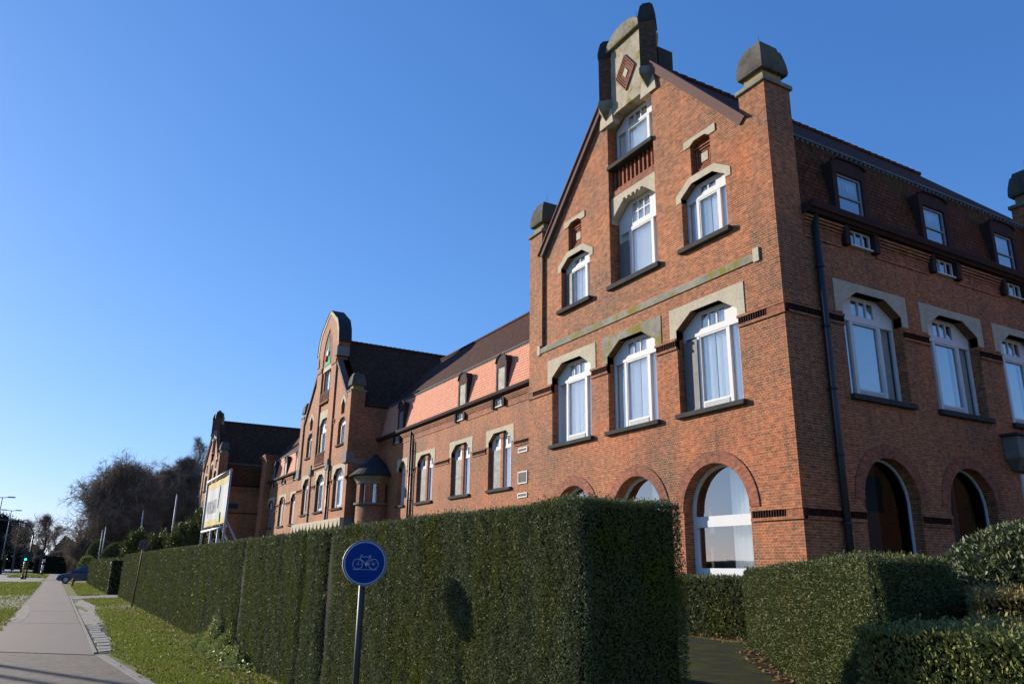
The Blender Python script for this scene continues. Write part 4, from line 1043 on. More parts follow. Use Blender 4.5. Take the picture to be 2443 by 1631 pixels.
def orient(nrm, out=.8, spread=1., up_=0.):
    n = len(nrm)
    A = unit(nrm*out+RNG.normal(size=(n, 3))*spread*.6+np.array([0, 0, up_]))
    Bv = unit(np.cross(A, RNG.normal(size=(n, 3)))); return A, Bv
CAMP = np.array([0, 0, EYE])
def wob(a, b, s=1.):
    return (np.sin(a*2.1*s+1.3)+np.sin(a*5.3*s+b*1.7*s)*.6+np.sin(b*4.1*s+a*1.1*s+.7)*.6+np.sin(a*11.*s+b*7.*s)*.3+np.sin(a*17*s-b*13*s)*.2)/2.7

def hedge(name, label, poly, z1, mat, dens=5500, L0=.034, W0=.30, amp=.05, grooves=(), group=None, zb=None, sides=None, wallfall=.75, top_up=.5, core=True, cat='hedge', topz=None):
    cx = sum(p[0] for p in poly)/len(poly); cy = sum(p[1] for p in poly)/len(poly)
    root = empty(name, (cx, cy, gz(cx)), label, cat, group)
    if area(poly) < 0: poly = poly[::-1]
    tz = topz or (lambda x, y: z1)
    PP = []; NN = []; n = len(poly)
    def keep(P, d0):
        d = np.linalg.norm(P-CAMP, axis=1)
        rho = dens*np.clip((5./np.maximum(d, 2.5))**1.45, .012, 1.)
        return RNG.random(len(P)) < rho/d0
    for i in range(n):
        a, b = poly[i], poly[(i+1) % n]
        ex, ey = b[0]-a[0], b[1]-a[1]; Lg = math.hypot(ex, ey); nx, ny = ey/Lg, -ex/Lg
        far = (nx*(0-(a[0]+b[0])/2)+ny*(0-(a[1]+b[1])/2)) < 0
        H = z1+.1
        # sample in slabs so that far stretches stay cheap
        ns = max(1, int(Lg/3))
        for s in range(ns):
            t0, t1 = s/ns, (s+1)/ns
            m = np.array([(a[0]+ex*(t0+t1)/2), (a[1]+ey*(t0+t1)/2), 1.])
            d = np.linalg.norm(m-CAMP)-1.6; dm = dens*min(max((5./max(d, 2.5))**1.45, .012), 1.)
            if far: dm *= .55
            cnt = int(Lg/ns*H*dm)
            t = t0+(t1-t0)*RNG.random(cnt)
            x = a[0]+ex*t; y = a[1]+ey*t
            g0 = np.array([gz(q) for q in x]); zt = np.array([tz(p, q) for p, q in zip(x, y)]) if topz else z1
            z = g0+(zt+.035-g0)*RNG.random(cnt)
            u = t*Lg
            off = amp*wob(u*1.0, z*1.3)+amp*.35*wob(u*9, z*9)+RNG.normal(size=cnt)*.012
            for gy, gw, gd in grooves: off -= gd*np.exp(-((y-gy)/gw)**2)
            P = np.stack([x+nx*off, y+ny*off, z], 1); Q = P[keep(P, dm)] if not far else P
            PP.append(Q); NN.append(np.tile([nx, ny, 0.], (len(Q), 1)))
    # top
    x0, x1 = min(p[0] for p in poly), max(p[0] for p in poly); y0, y1 = min(p[1] for p in poly), max(p[1] for p in poly)
    def inside(X, Y):
        r = np.zeros(len(X), bool)
        for i in range(n):
            ax, ay = poly[i]; bx_, by_ = poly[(i+1) % n]
            c = ((ay > Y) != (by_ > Y)) & (X < (bx_-ax)*(Y-ay)/((by_-ay) or 1e-9)+ax); r ^= c
        return r
    ns = max(1, int((y1-y0)/3))
    for s in range(ns):
        ya, yb = y0+(y1-y0)*s/ns, y0+(y1-y0)*(s+1)/ns
        d = np.linalg.norm(np.array([(x0+x1)/2, (ya+yb)/2, 1])-CAMP)-1.6; dm = dens*min(max((5./max(d, 2.5))**1.45, .012), 1.)
        cnt = int((x1-x0)*(yb-ya)*dm*1.1); X = x0+(x1-x0)*RNG.random(cnt); Y = ya+(yb-ya)*RNG.random(cnt)
        k = inside(X, Y); X, Y = X[k], Y[k]
        zt = np.array([tz(p, q) for p, q in zip(X, Y)]) if topz else z1
        Z = zt+amp*.8*wob(Y*1.3, X*1.1)+np.abs(RNG.normal(size=len(X)))*.025
        P = np.stack([X, Y, Z], 1); PP.append(P); NN.append(np.tile([0, 0, 1.], (len(P), 1)))
    P = np.concatenate(PP); Nn = np.concatenate(NN)
    d = np.linalg.norm(P-CAMP, axis=1); L = L0*np.clip(d/5., .6, 7)**.72*RNG.uniform(.6, 1.35, len(P))
    A, Bv = orient(Nn, .30, 1., top_up)
    leaf_mesh('foliage', P, A, Bv, L, L*W0, mat, root)
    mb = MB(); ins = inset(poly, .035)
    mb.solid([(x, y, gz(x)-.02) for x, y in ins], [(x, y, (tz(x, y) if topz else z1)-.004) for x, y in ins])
    mb.build('dark_core', 'hedge_core', root)  # solid core; its near-black colour stands in for shade among the leaves
    return root
hedge('yew_hedge', 'long tall clipped dark yew hedge running beside the grass verge behind the round bicycle sign', [(3.08, 4.5), (3.98, 4.5), (3.98, 47.2), (3.08, 47.2)], 2.07, 'yew', dens=24000, L0=.020, W0=.34, amp=.04, top_up=.25,
      grooves=((10.3, .12, .10), (11.42, .11, .06), (15.8, .2, .08)))
hedge('yew_hedge', 'farther clipped green hedge beyond the driveway gap, beside the blue car', [(2.68, 51.4), (3.5, 51.4), (3.5, 80), (2.5, 80)], 1.88, 'yew_light', dens=6000, amp=.04)
hedge('yew_hedge', 'clipped hedge in front of the building corner, half sunlit and half in shade', [(5.05, 3.72), (6.3, 3.9), (11.2, 9.2), (11.2, 9.7), (9.95, 9.7), (9.45, 9.1), (7.1, 6.25)], 1.7, 'yew_light', dens=15000, L0=.022, amp=.03, top_up=.3,
      topz=lambda x, y: 1.74-.014*(math.hypot(x, y)-6))
hedge('yew_hedge', 'low shaded hedge at the end of the garden path under the arched window', [(10.65, 9.72), (11.5, 9.72), (11.5, 14.5), (10.65, 14.5)], 1.5, 'yew', dens=6000, amp=.02)
hedge('box_hedge', 'flat-topped brownish hedge in front of the round laurel bush', [(5.42, 1.2), (12.6, 3.0), (12.6, 8.4), (6.45, 3.85), (5.42, 3.2)], 1.49, 'box_brown', dens=5200, L0=.032, amp=.025)
hedge('privet_hedge', 'loose sunlit twiggy green hedge in the bottom right corner', [(4.05, -1.5), (5.35, -1.5), (5.35, 3.1), (4.05, 3.1)], 1.30, 'privet', dens=9000, L0=.028, W0=.5, amp=.05, top_up=.8)

def blobshrub(name, label, c, r, mat, n, L, W=.45, cat='shrub', group=None, squash=None, shell=.75, stems=0, core=.86, up_=.3, flat=0., bump_=.05):
    """rounded shrub: leaves spread through the outer shell of an ellipsoid"""
    root = empty(name, (c[0], c[1], gz(c[0])), label, cat, group)
    r = np.array(r, float); v = unit(RNG.normal(size=(n, 3)))
    v[:, 2] = np.where(v[:, 2] < -.55, -v[:, 2], v[:, 2])
    rad = shell+(1-shell)*RNG.random((n, 1))**.5
    rad = rad*(1+bump_*wob(v[:, 0]*5+v[:, 2]*3, v[:, 1]*5+v[:, 2]*4))[:, None]
    P = np.array(c)+v*r*rad
    P = P[P[:, 2] > gz(c[0])+.05]; v2 = unit((P-np.array(c))/r)
    A, Bv = orient(v2, .6, 1., up_)
    leaf_mesh('foliage', P, A, Bv, L*RNG.uniform(.6, 1.3, len(P)), L*W, mat, root)
    if core:
        mb = MB(); rings = []
        for k in range(1, 9):
            a = math.pi*(k/9)-math.pi/2
            rr_ = math.cos(a)*core*shell; zz = c[2]+math.sin(a)*r[2]*core*shell
            rings.append([(c[0]+r[0]*rr_*math.cos(2*math.pi*q/14), c[1]+r[1]*rr_*math.sin(2*math.pi*q/14), max(zz, gz(c[0])-.02)) for q in range(14)])
        mb.loft(rings); mb.build('dark_core', 'hedge_core', root)  # dark filling, coloured as the shade inside the shrub
    return root
blobshrub('laurel_bush', 'round clipped laurel bush with large glossy leaves at the right edge', (7.95, 4.05, 1.15), (1.02, 1.02, .97), 'laurel', 30000, .062, .42, cat='bush', shell=.86, bump_=.03)
blobshrub('topiary_dome', 'farther clipped green dome behind the hedge, its left side sunlit', (3.75, 97, 1.4), (1.35, 1.25, 2.8), 'yew', 9000, .22, .4, cat='topiary', group='clipped domes beyond the hedge', shell=.93, bump_=.01)
blobshrub('topiary_dome', 'nearer wider clipped green dome right of the pair of thin poles', (4.7, 84, 1.1), (1.5, 1.3, 2.5), 'yew', 9000, .2, .4, cat='topiary', group='clipped domes beyond the hedge', shell=.93, bump_=.01)
for (x, y, z, r, lab) in ((5.0, 66, 1.9, (1.1, 1.3, 2.2), 'olive green rhododendron left of the rusty sign post'), (6.2, 62, 1.7, (1.4, 1.4, 2.1), 'olive green rhododendron just right of the rusty sign post'),
                          (7.4, 59, 2.2, (1.3, 1.3, 2.3), 'rhododendron in front of the right flagpole'), (8.6, 58, 2.6, (1.4, 1.4, 2.9), 'tallest rhododendron, next to the white banner')):
    blobshrub('rhododendron', lab, (x, y, z), r, 'rhodo', 7000, .2, .42, shell=.45, core=.5, bump_=.28, group='evergreen shrubs behind the hedge')
# ivy on the hedge foot
root = empty('ivy_clump', (2.95, 17.0, 0), 'bright ivy with shiny leaves climbing the foot of the long hedge', 'ivy')
n = 4200; yy = RNG.normal(16.4, 1.15, n); hh = np.clip((.62*np.exp(-((yy-17.2)/.5)**2)+.42*np.exp(-((yy-15.9)/.5)**2)+.3*np.exp(-((yy-14.7)/.6)**2)+.25*np.exp(-((yy-18.4)/.6)**2))*(.75+.5*RNG.random(n)), .10, 1.3)
zz = RNG.random(n)**1.25*hh; P = np.stack([3.04-.03-(.40*np.exp(-zz*3.5)+.05)*RNG.random(n)-.05*wob(yy*4, zz*5), yy, zz+.01], 1)
A, Bv = orient(np.tile([-.8, -.4, .2], (n, 1)), .8, .9); leaf_mesh('leaves', P, A, Bv, .062*RNG.uniform(.6, 1.3, n), .05, 'ivy', root)

# ------------------------------------------------------------------ grass blades and dead leaves
def blades(regions, name='grass'):
    PP = []; LL = []
    for (x0, x1, y0, y1, dn, L, fn) in regions:
        cnt = int((x1-x0)*(y1-y0)*dn); X = RNG.uniform(x0, x1, cnt); Y = RNG.uniform(y0, y1, cnt)
        dens = .50+.75*wob(X*1.7, Y*.9)
        k = (RNG.random(cnt) < np.clip(dens, .12, 1)) & fn(X, Y)
        X, Y = X[k], Y[k]; PP.append(np.stack([X, Y, np.array([gz(q) for q in X])+.002], 1)); LL.append(L*RNG.uniform(.5, 1.3, len(X)))
    P = np.concatenate(PP); L = np.concatenate(LL); n = len(P)
    A = unit(np.stack([RNG.normal(size=n)*.55, RNG.normal(size=n)*.55, np.ones(n)], 1)); Bv = unit(np.cross(A, RNG.normal(size=(n, 3))))
    o = leaf_mesh(name, P, A, Bv, L, L*.30, 'grass_blade'); o['kind'] = 'stuff'
    return tag(o, 'short winter grass on the verges', 'grass')
def redge(Y): return np.interp(Y, [0, 8, 12.96, 17.2, 24, 30, 38, 44, 51, 70], [3, 2.1, 1.5, 1.15, 1.42, 1.42, 1.6, 1.3, 1.2, 1.2])
def okR(X, Y):
    soil = (np.abs(Y-36)-2.2+np.sin(X*4)*.5 < 0) & (X < 2.9)
    drv = (Y > 44.2+(X-.8)*.9) & (Y < 48.6+(X-.8)*1.2)
    return (X > redge(Y)+.1*wob(Y*2, X)) & ~(soil & (RNG.random(len(X)) < .8)) & ~drv
def okL(X, Y):
    sand = ((X+1.75)/.95)**2+((Y-43)/8.5)**2 < 1+.3*wob(X*3, Y)
    return (X < -.97-.0*Y+.06*wob(Y*3, X)) & ~(sand & (RNG.random(len(X)) < .85))
blades([(1.1, 3.15, 10, 18, 5200, .05, okR), (1.2, 3.1, 18, 26, 2300, .065, okR), (1.2, 3.1, 26, 46, 900, .08, okR), (.95, 2.66, 46, 80, 350, .13, okR),
        (-3.2, -.95, 24, 42, 900, .07, okL), (-4.5, -.95, 42, 60, 380, .11, okL), (-7, -.95, 60, 83, 160, .16, okL), (-5, -1, 113, 140, 60, .25, okL)])
n = 2600; Y = 10+RNG.random(n)**1.3*26; X = 3.1-np.abs(RNG.normal(0, .75, n)); k = (X > redge(Y)-.25); X, Y = X[k], Y[k]
P = np.stack([X, Y, .02+.03*RNG.random(len(X))], 1); A = unit(np.stack([RNG.normal(size=len(X)), RNG.normal(size=len(X)), .35*RNG.normal(size=len(X))], 1)); Bv = unit(np.cross(A, np.array([0, 0, 1.])+.4*RNG.normal(size=(len(X), 3))))
o = leaf_mesh('fallen_leaves', P, A, Bv, RNG.uniform(.03, .075, len(X)), .035, 'dead_leaf'); o['kind'] = 'stuff'; tag(o, 'dry brown leaves scattered over the verge', 'leaves')
n = 500; t = RNG.random(n); X = 5.3+(9.3-5.3)*t-.12*np.abs(RNG.normal(size=n)); Y = 4.1+(9.0-4.1)*t+.1*np.abs(RNG.normal(size=n))
X2 = 10.55-.18*np.abs(RNG.normal(size=400)); Y2 = RNG.uniform(10, 14, 400); X = np.append(X, X2); Y = np.append(Y, Y2); n = len(X)
P = np.stack([X, Y, .525+.02*RNG.random(n)], 1); A = unit(np.stack([RNG.normal(size=n), RNG.normal(size=n), .35*RNG.normal(size=n)], 1)); Bv = unit(np.cross(A, np.array([0, 0, 1.])+.4*RNG.normal(size=(n, 3))))
o = leaf_mesh('fallen_leaves', P, A, Bv, RNG.uniform(.03, .08, n), .04, 'dead_leaf'); o['kind'] = 'stuff'; tag(o, 'dry brown leaves along the garden path edge', 'leaves')

# ------------------------------------------------------------------ trees
def seg_mesh(name, S, mat, parent, k=3):
    """S: (n,8) p,q,r0,r1 -> tapered k-sided twigs in one mesh"""
    S = np.array(S, float); n = len(S); p = S[:, :3]; q = S[:, 3:6]
    d = unit(q-p); a = unit(np.cross(d, np.where(np.abs(d[:, 2:3]) > .9, [[1., 0, 0]], [[0, 0, 1.]]))); b = np.cross(d, a)
    v = np.empty((n, 2*k, 3), np.float32)
    for i in range(k):
        c, s = math.cos(2*math.pi*i/k), math.sin(2*math.pi*i/k)
        v[:, i] = p+(a*c+b*s)*S[:, 6:7]; v[:, k+i] = q+(a*c+b*s)*S[:, 7:8]
    if parent is not None: v -= np.array(wloc(parent), np.float32)
    f = np.array([[i, (i+1) % k, k+(i+1) % k, k+i] for i in range(k)]); F_ = (np.arange(n)[:, None, None]*2*k+f[None]).reshape(-1)
    me = bpy.data.meshes.new(name); me.vertices.add(n*2*k); me.vertices.foreach_set('co', v.reshape(-1))
    me.loops.add(n*k*4); me.loops.foreach_set('vertex_index', F_.astype(np.int32)); me.polygons.add(n*k)
    me.polygons.foreach_set('loop_start', np.arange(0, n*k*4, 4, dtype=np.int32)); me.update(calc_edges=True); me.materials.append(MAT[mat])
    return link(name, me, parent)
def bare_tree(label, x, y, H, cr, seed, prim=46, low=.08, tw=.022, droop=.0, mat='twig', group=None, dens=1., tr=.28, asc=.9, lean=(0, 0)):
    rg = random.Random(seed); root = empty('bare_tree', (x, y, gz(x)), label, 'tree', group)
    T = []; S = []
    def rv(): return Vector((rg.gauss(0, 1), rg.gauss(0, 1), rg.gauss(0, 1)))
    pts = [Vector((x, y, gz(x)-.1))]; nseg = 9
    for i in range(nseg):
        pts.append(pts[-1]+Vector((rg.gauss(0, .12)+lean[0], rg.gauss(0, .12)+lean[1], H*.93/nseg)))
    def rad(t): return tr*(1-t)**.8+.03
    for i in range(nseg): T.append((*pts[i], *pts[i+1], rad(i/nseg), rad((i+1)/nseg)))
    def limb(p, d, L, r, lev):
        n = 4 if lev < 2 else 2; q = p
        nodes = [q.copy()]
        for i in range(n):
            d = (d+rv()*(.14 if lev < 2 else .22)+Vector((0, 0, (.10*asc if lev == 0 else .02)-droop*(lev >= 2)*.25))).normalized()
            q2 = q+d*L/n; (T if lev == 0 else S).append((*q, *q2, max(r*(1-i/n*.7), tw*.5), max(r*(1-(i+1)/n*.7), tw*.4))); q = q2; nodes.append(q.copy())
        if lev >= 3:
            for _ in range(2):
                e = nodes[rg.randint(1, n)]; dd = (d*.8+rv()*.6-Vector((0, 0, droop*.3))).normalized()
                S.append((*e, *(e+dd*rg.uniform(.35, .75)), tw*.42, tw*.2))
            return
        kids = int({0: 7, 1: 5, 2: 4}[lev]*dens+rg.random())
        for j in range(kids):
            t = rg.uniform(.2, 1.); k = min(int(t*n), n-1); s = nodes[k].lerp(nodes[k+1], t*n-k)
            dd = (d*1.0+rv()*.62).normalized()
            limb(s, dd, L*{0: .48, 1: .5, 2: .55}[lev]*rg.uniform(.6, 1.2), max(r*.45, tw), lev+1)
    for i in range(prim):
        t = low+(1-low)*((i+rg.random())/prim)**.9
        k = min(int(t*nseg), nseg-1); p = pts[k].lerp(pts[k+1], t*nseg-k)
        a = rg.uniform(0, 6.283)
        prof = cr*(math.sin(math.pi*min(.18+t*.80, 1))**.6)*(.95 if t < .75 else .8)
        el = R(18+62*t**1.4)
        d = Vector((math.cos(a)*math.cos(el), math.sin(a)*math.cos(el), math.sin(el)))
        limb(p, d, prof*rg.uniform(.75, 1.1), max(.10*(1-t), .035), 0)
    seg_mesh('trunk', T, 'bark', root, 6); seg_mesh('crown', S, mat, root, 3)
    return root
GT = 'bare trees beyond the building'
bare_tree('broad bare brown tree at the left end of the row, twigs arching over the path', 5.7, 118, 13.2, 6.4, 3, prim=130, low=.02, tw=.026, droop=.3, dens=1.2, group=GT)
bare_tree('bare brown tree second from the left, behind the two thin poles', 8.0, 124, 13.6, 4.8, 5, prim=110, low=.02, tw=.026, droop=.1, dens=1.25, group=GT)
bare_tree('bare brown tree in the middle of the row, behind the left tall flagpole', 12.4, 128, 14.8, 5.0, 8, prim=100, low=.03, tw=.024, dens=1.2, group=GT)
bare_tree('dark bare tree left of the tallest one', 15.6, 131, 17.4, 5.4, 12, prim=105, low=.04, tw=.024, dens=1.2, group=GT)
bare_tree('tallest bare tree with open pale twigs beside the far gable', 17.2, 134, 21.5, 5.4, 21, prim=40, low=.3, tw=.02, dens=.8, mat='twig_pale', group=GT, asc=1.3)
GS = 'street trees along the road'
bare_tree('small bare tree behind the striped marker post', -2.2, 142, 8.6, 3.6, 31, prim=26, low=.25, tw=.026, dens=.75, mat='twig_pale', group=GS)
bare_tree('faint bare tree far down the street', -.6, 200, 9.5, 3.6, 33, prim=22, low=.25, tw=.03, dens=.7, mat='twig_pale', group=GS)
bare_tree('bare tree right of the traffic light behind the lamp posts', -6.0, 185, 9.6, 3.8, 37, prim=24, low=.3, tw=.034, dens=.7, mat='twig_pale', group=GS)
bare_tree('small dark bushy tree over the blue car', 2.6, 112, 4.2, 1.7, 41, prim=40, low=.05, tw=.026, group=GS)

def pine(label, x, y, H, seed, R0=2.7):
    rg = np.random.default_rng(seed); root = empty('pine_tree', (x, y, gz(x)), label, 'tree', 'pines across the road')
    T = [(x, y, -.1, x+.3*rg.normal(), y, H*.95, .24, .06)]
    P = []
    for i in range(26):
        t = rg.uniform(.36, 1.); a = rg.uniform(0, 6.28); rr_ = R0*(1-.75*(t-.42)/.58)*rg.uniform(.5, 1)
        c = np.array([x+math.cos(a)*rr_, y+math.sin(a)*rr_, H*t]); T.append((x, y, H*t-.5, *c, .07, .03))
        P.append(c+rg.normal(size=(230, 3))*[.75, .75, .42])
    seg_mesh('trunk', T, 'bark', root, 5)
    P = np.concatenate(P); A, Bv = orient(np.tile([0, 0, 1.], (len(P), 1)), .5, 1.2); leaf_mesh('crown', P, A, Bv, .55*RNG.uniform(.6, 1.3, len(P)), .2, 'pine', root)
    return root
for i, (x, y, H) in enumerate(((-23.5, 212, 13), (-20, 205, 12.2), (-17.2, 214, 12.6), (-14.6, 204, 12.4), (-12.2, 210, 11.8), (-21.5, 222, 13), (-18.5, 228, 12.5), (-15.8, 226, 13), (-26, 205, 13.5), (-10.8, 222, 11), (-9.4, 232, 10))):
    lab = ['leftmost tall pine across the road', 'dark pine behind the tall double lamp', 'pine with a broad flat crown behind the second lamp', 'pine between the second and third lamp post', 'pine behind the traffic light mast',
           'pine in the second row, left', 'pine in the second row, centre', 'pine in the second row, right', 'pine at the very left edge', 'shorter pine right of the traffic light mast', 'shortest pine at the right end of the wood'][i]
    pine(lab, x, y, H, 50+i)
# distant wood and hedges closing the view
n = 26000; X = RNG.uniform(-60, 40, n); Y = 290+RNG.normal(0, 4, n); top = 7+2.6*np.sin(X*.35)+1.8*np.sin(X*.9+1)
P = np.stack([X, Y, RNG.random(n)*top], 1); A, Bv = orient(np.tile([0, -.5, .6], (n, 1)), .5, 1.2)
o = leaf_mesh('distant_wood', P, A, Bv, 1.3, .7, 'pine'); o['kind'] = 'stuff'; tag(o, 'dark distant wood closing the street', 'wood')
hedge('roadside_hedge', 'low dark hedge along the far side of the road under the pines', [(-60, 150), (-7.6, 150), (-7.6, 152), (-60, 152)], 2.1, 'pine', dens=5000, L0=.05, cat='hedge')
hedge('roadside_hedge', 'dark green hedge across the end of the street behind the marker post', [(-3.6, 165), (3.6, 168), (3.6, 170), (-3.6, 167)], 3.0, 'pine', dens=5000, L0=.05, cat='hedge')
# ------------------------------------------------------------------ street furniture
# round blue cycle-path sign in the foreground
sx_, sy_, sz_ = 2.54, 7.32, 1.675
t = empty('bicycle_sign', (sx_, sy_, 0), 'round blue sign with a white bicycle on a dark pole before the long hedge', 'road sign')
mb = MB(); mb.tube((sx_, sy_+.035, -.05), (sx_, sy_+.035, 1.80), .030, n=14); mb.build('pole', 'pole_dark', t)
az = math.atan2(sx_, sy_)*.55; nrm = Vector((-math.sin(az), -math.cos(az), 0)); rg_ = Vector((math.cos(az), -math.sin(az), 0)); upz = Vector((0, 0, 1)); C0 = Vector((sx_, sy_, sz_))
def S3(u, v, d): return C0+rg_*u+upz*v+nrm*d
def disc_ring(mb, cu, cv, r0, r1, d0, d1, n=48, a0=0, a1=2*math.pi):
    for k in range(n):
        a, b_ = a0+(a1-a0)*k/n, a0+(a1-a0)*(k+1)/n
        A = [(cu+r0*math.cos(a), cv+r0*math.sin(a)), (cu+r1*math.cos(a), cv+r1*math.sin(a)), (cu+r1*math.cos(b_), cv+r1*math.sin(b_)), (cu+r0*math.cos(b_), cv+r0*math.sin(b_))]
        mb.solid([S3(u, v, d0) for u, v in A], [S3(u, v, d1) for u, v in A])
def disc(mb, cu, cv, r, d0, d1, n=48):
    A = [(cu+r*math.cos(2*math.pi*k/n), cv+r*math.sin(2*math.pi*k/n)) for k in range(n)]
    mb.solid([S3(u, v, d0) for u, v in A], [S3(u, v, d1) for u, v in A])
def bar(mb, u0, v0, u1, v1, w_, d0, d1):
    L = math.hypot(u1-u0, v1-v0); px, py = -(v1-v0)/L*w_/2, (u1-u0)/L*w_/2
    A = [(u0+px, v0+py), (u1+px, v1+py), (u1-px, v1-py), (u0-px, v0-py)]
    mb.solid([S3(u, v, d0) for u, v in A], [S3(u, v, d1) for u, v in A])
RS = .2055
mb = MB(); disc(mb, 0, 0, RS-.002, .003, .006); dd = mb.build('sign_face', 'sign_blue', t)
mb = MB(); disc_ring(mb, 0, 0, RS-.0015, RS+.004, -.014, .009); mb.build('sign_rim', 'galv', t)
mb = MB(); disc(mb, 0, 0, RS-.002, 0, .0029); mb.build('sign_back', 'sign_back', t)
mb = MB(); disc_ring(mb, 0, 0, RS-.020, RS-.009, .0061, .0075); mb.build('white_ring', 'sign_white', dd)
k = RS/625.            # pixels of the enlarged photograph to metres
def q(x, y): return ((x-805)*k, (805-y)*k)
mb = MB(); e0, e1 = .0061, .0078
for cx_, cy_ in ((600, 838), (1057, 838)):
    u, v = q(cx_, cy_); disc_ring(mb, u, v, 132*k, 148*k, e0, e1)
    disc(mb, u, v, (20 if cx_ < 800 else 26)*k, e0, e1, 16)
for x0, y0, x1, y1, w_ in ((600, 838, 655, 690, 9), (655, 690, 680, 590, 14), (672, 590, 740, 580, 12), (655, 690, 690, 690, 12), (672, 636, 945, 636, 17), (660, 690, 850, 838, 15), (945, 636, 850, 838, 15), (945, 636, 960, 605, 13), (915, 600, 980, 606, 20),
                           (945, 636, 1057, 838, 11), (850, 838, 1057, 838, 10), (1057, 838, 1180, 765, 8), (600, 845, 730, 845, 7), (852, 745, 850, 838, 10), (848, 838, 846, 935, 10), (465, 990, 1165, 990, 12)):
    a = q(x0, y0); b_ = q(x1, y1); bar(mb, a[0], a[1], b_[0], b_[1], w_*k, e0, e1)
u, v = q(850, 838); disc(mb, u, v, 44*k, e0, e1+.0003, 20)
mb.build('bicycle_symbol', 'sign_white', dd)
mb = MB()
for dz in (-.09, .09):
    mb.tube((sx_, sy_+.035, sz_+dz-.015), (sx_, sy_+.035, sz_+dz+.015), .038, n=14)
mb.build('pole_clamp', 'galv', t)

# leaning rusty post with the hydrant plate
t = empty('hydrant_marker_post', (2.85, 35.66, 0), 'thin leaning rusty post carrying a square plate with the letter H', 'sign post')
tp = Vector((2.97, 35.66, 2.62)); bs = Vector((2.80, 35.66, -.05)); dr = (tp-bs).normalized()
bs = Vector((2.45+.38, 35.66, 0)); tp = Vector((2.93, 35.66, 2.35))
mb = MB(); mb.tube(bs, tp, .028, n=8); mb.build('post', 'rust', t)
mb = MB(); mb.box(2.93-.17, 2.93+.17, 35.60, 35.615, 2.24, 2.63); pl = mb.build('plate', 'plate_mauve', t, bevel=.01)
mb = MB(); cx_ = 2.93
mb.box(cx_-.09, cx_-.045, 35.594, 35.599, 2.31, 2.56); mb.box(cx_+.045, cx_+.09, 35.594, 35.599, 2.31, 2.56); mb.box(cx_-.0449, cx_+.0449, 35.594, 35.599, 2.415, 2.455)
mb.build('letter', 'black_paint', pl)

# banner on a scaffold frame
bx_ = 7.6; y0_, y1_ = 45.2, 53.0; zb_, zt_ = 3.72, 6.78
t = empty('banner_frame', (bx_, 49, .5), 'white banner with yellow stripes laced into a tall scaffold tube frame behind the hedge', 'banner')
fr = MB()
for z in (zb_-.02, zt_): fr.tube((bx_, y0_-.1, z), (bx_, y1_+.1, z), .075, n=10)
for y in (y0_, y1_): fr.tube((bx_, y, .4), (bx_, y, zt_+.05), .07, n=10)
for y in (y0_+1.9, y0_+4.4): fr.tube((bx_, y, .4), (bx_, y, zb_), .065, n=10)
fr.build('frame', 'galv', t)
for y in (y0_+.05, y0_+2.4, y0_+4.9, y1_-.1):
    fr = MB(); fr.tube((bx_+.05, y, zb_+.35), (bx_+2.2, y, .5), .05, n=8); fr.build('brace', 'galv', t)
ba, bb_ = y0_+.28, y1_-.28; za_, zc_ = zb_+.22, zt_-.24
def bsurf(mb, ya, yb, z0, z1, dx, n=14):
    prev = None
    for i in range(n+1):
        y = ya+(yb-ya)*i/n; x = bx_-.0+.03*math.sin(y*2.3)-dx; cur = ((x, y, z0), (x, y, z1))
        if prev: mb.face([prev[0], cur[0], cur[1], prev[1]], smooth=True)
        prev = cur
mb = MB(); bsurf(mb, ba, bb_, za_, zc_, 0); cl = mb.build('cloth', 'banner_white', t, recalc=False)
for z_ in (za_, zc_-.36):
    mb = MB(); bsurf(mb, ba, bb_, z_, z_+.36, .006); mb.build('yellow_stripe', 'banner_yellow', cl, recalc=False)
mb = MB(); y = ba
while y < bb_: mb.tube((bx_, y, za_), (bx_, y+.13, zb_+.05), .012, n=4); mb.tube((bx_, y, zc_), (bx_, y+.13, zt_-.05), .012, n=4); y += .30
mb.build('lacing', 'black_paint', t)
mb = MB(); mb.loft([[(bx_-.02, 47.6+a_*.45, 4.35+b__*.28) for a_, b__ in ((-1, -1), (1, -.6), (.7, .9), (-.8, 1))], [(bx_-.035, 47.6+a_*.45, 4.35+b__*.28) for a_, b__ in ((-1, -1), (1, -.6), (.7, .9), (-.8, 1))]]); mb.build('green_patch', 'banner_green', cl)
mb = MB(); mb.loft([[(bx_-.03, 48.1+a_, 5.2+b__) for a_, b__ in ((-.06, -.3), (.16, -.3), (-.1, 1.0), (-.22, .9))], [(bx_-.045, 48.1+a_, 5.2+b__) for a_, b__ in ((-.06, -.3), (.16, -.3), (-.1, 1.0), (-.22, .9))]]); mb.build('blue_patch', 'banner_blue', cl)
tc = bpy.data.curves.new('lettering', 'FONT'); tc.body = 'WIJ BOUWEN'; tc.size = .80; tc.space_character = .95; tc.extrude = .004; tc.align_x = 'CENTER'
to = bpy.data.objects.new('lettering', tc); COL.objects.link(to); bpy.context.view_layer.update()
dg = bpy.context.evaluated_depsgraph_get(); tm = bpy.data.meshes.new_from_object(to.evaluated_get(dg)); bpy.data.objects.remove(to)
lo = link('lettering', tm, cl); tm.materials.append(MAT['banner_grey'])
for v in tm.vertices: v.co = Vector((bx_-.05-v.co.z-t.location.x, 50.35-v.co.x*.72-t.location.y, 4.72+v.co.y*1.35-t.location.z))

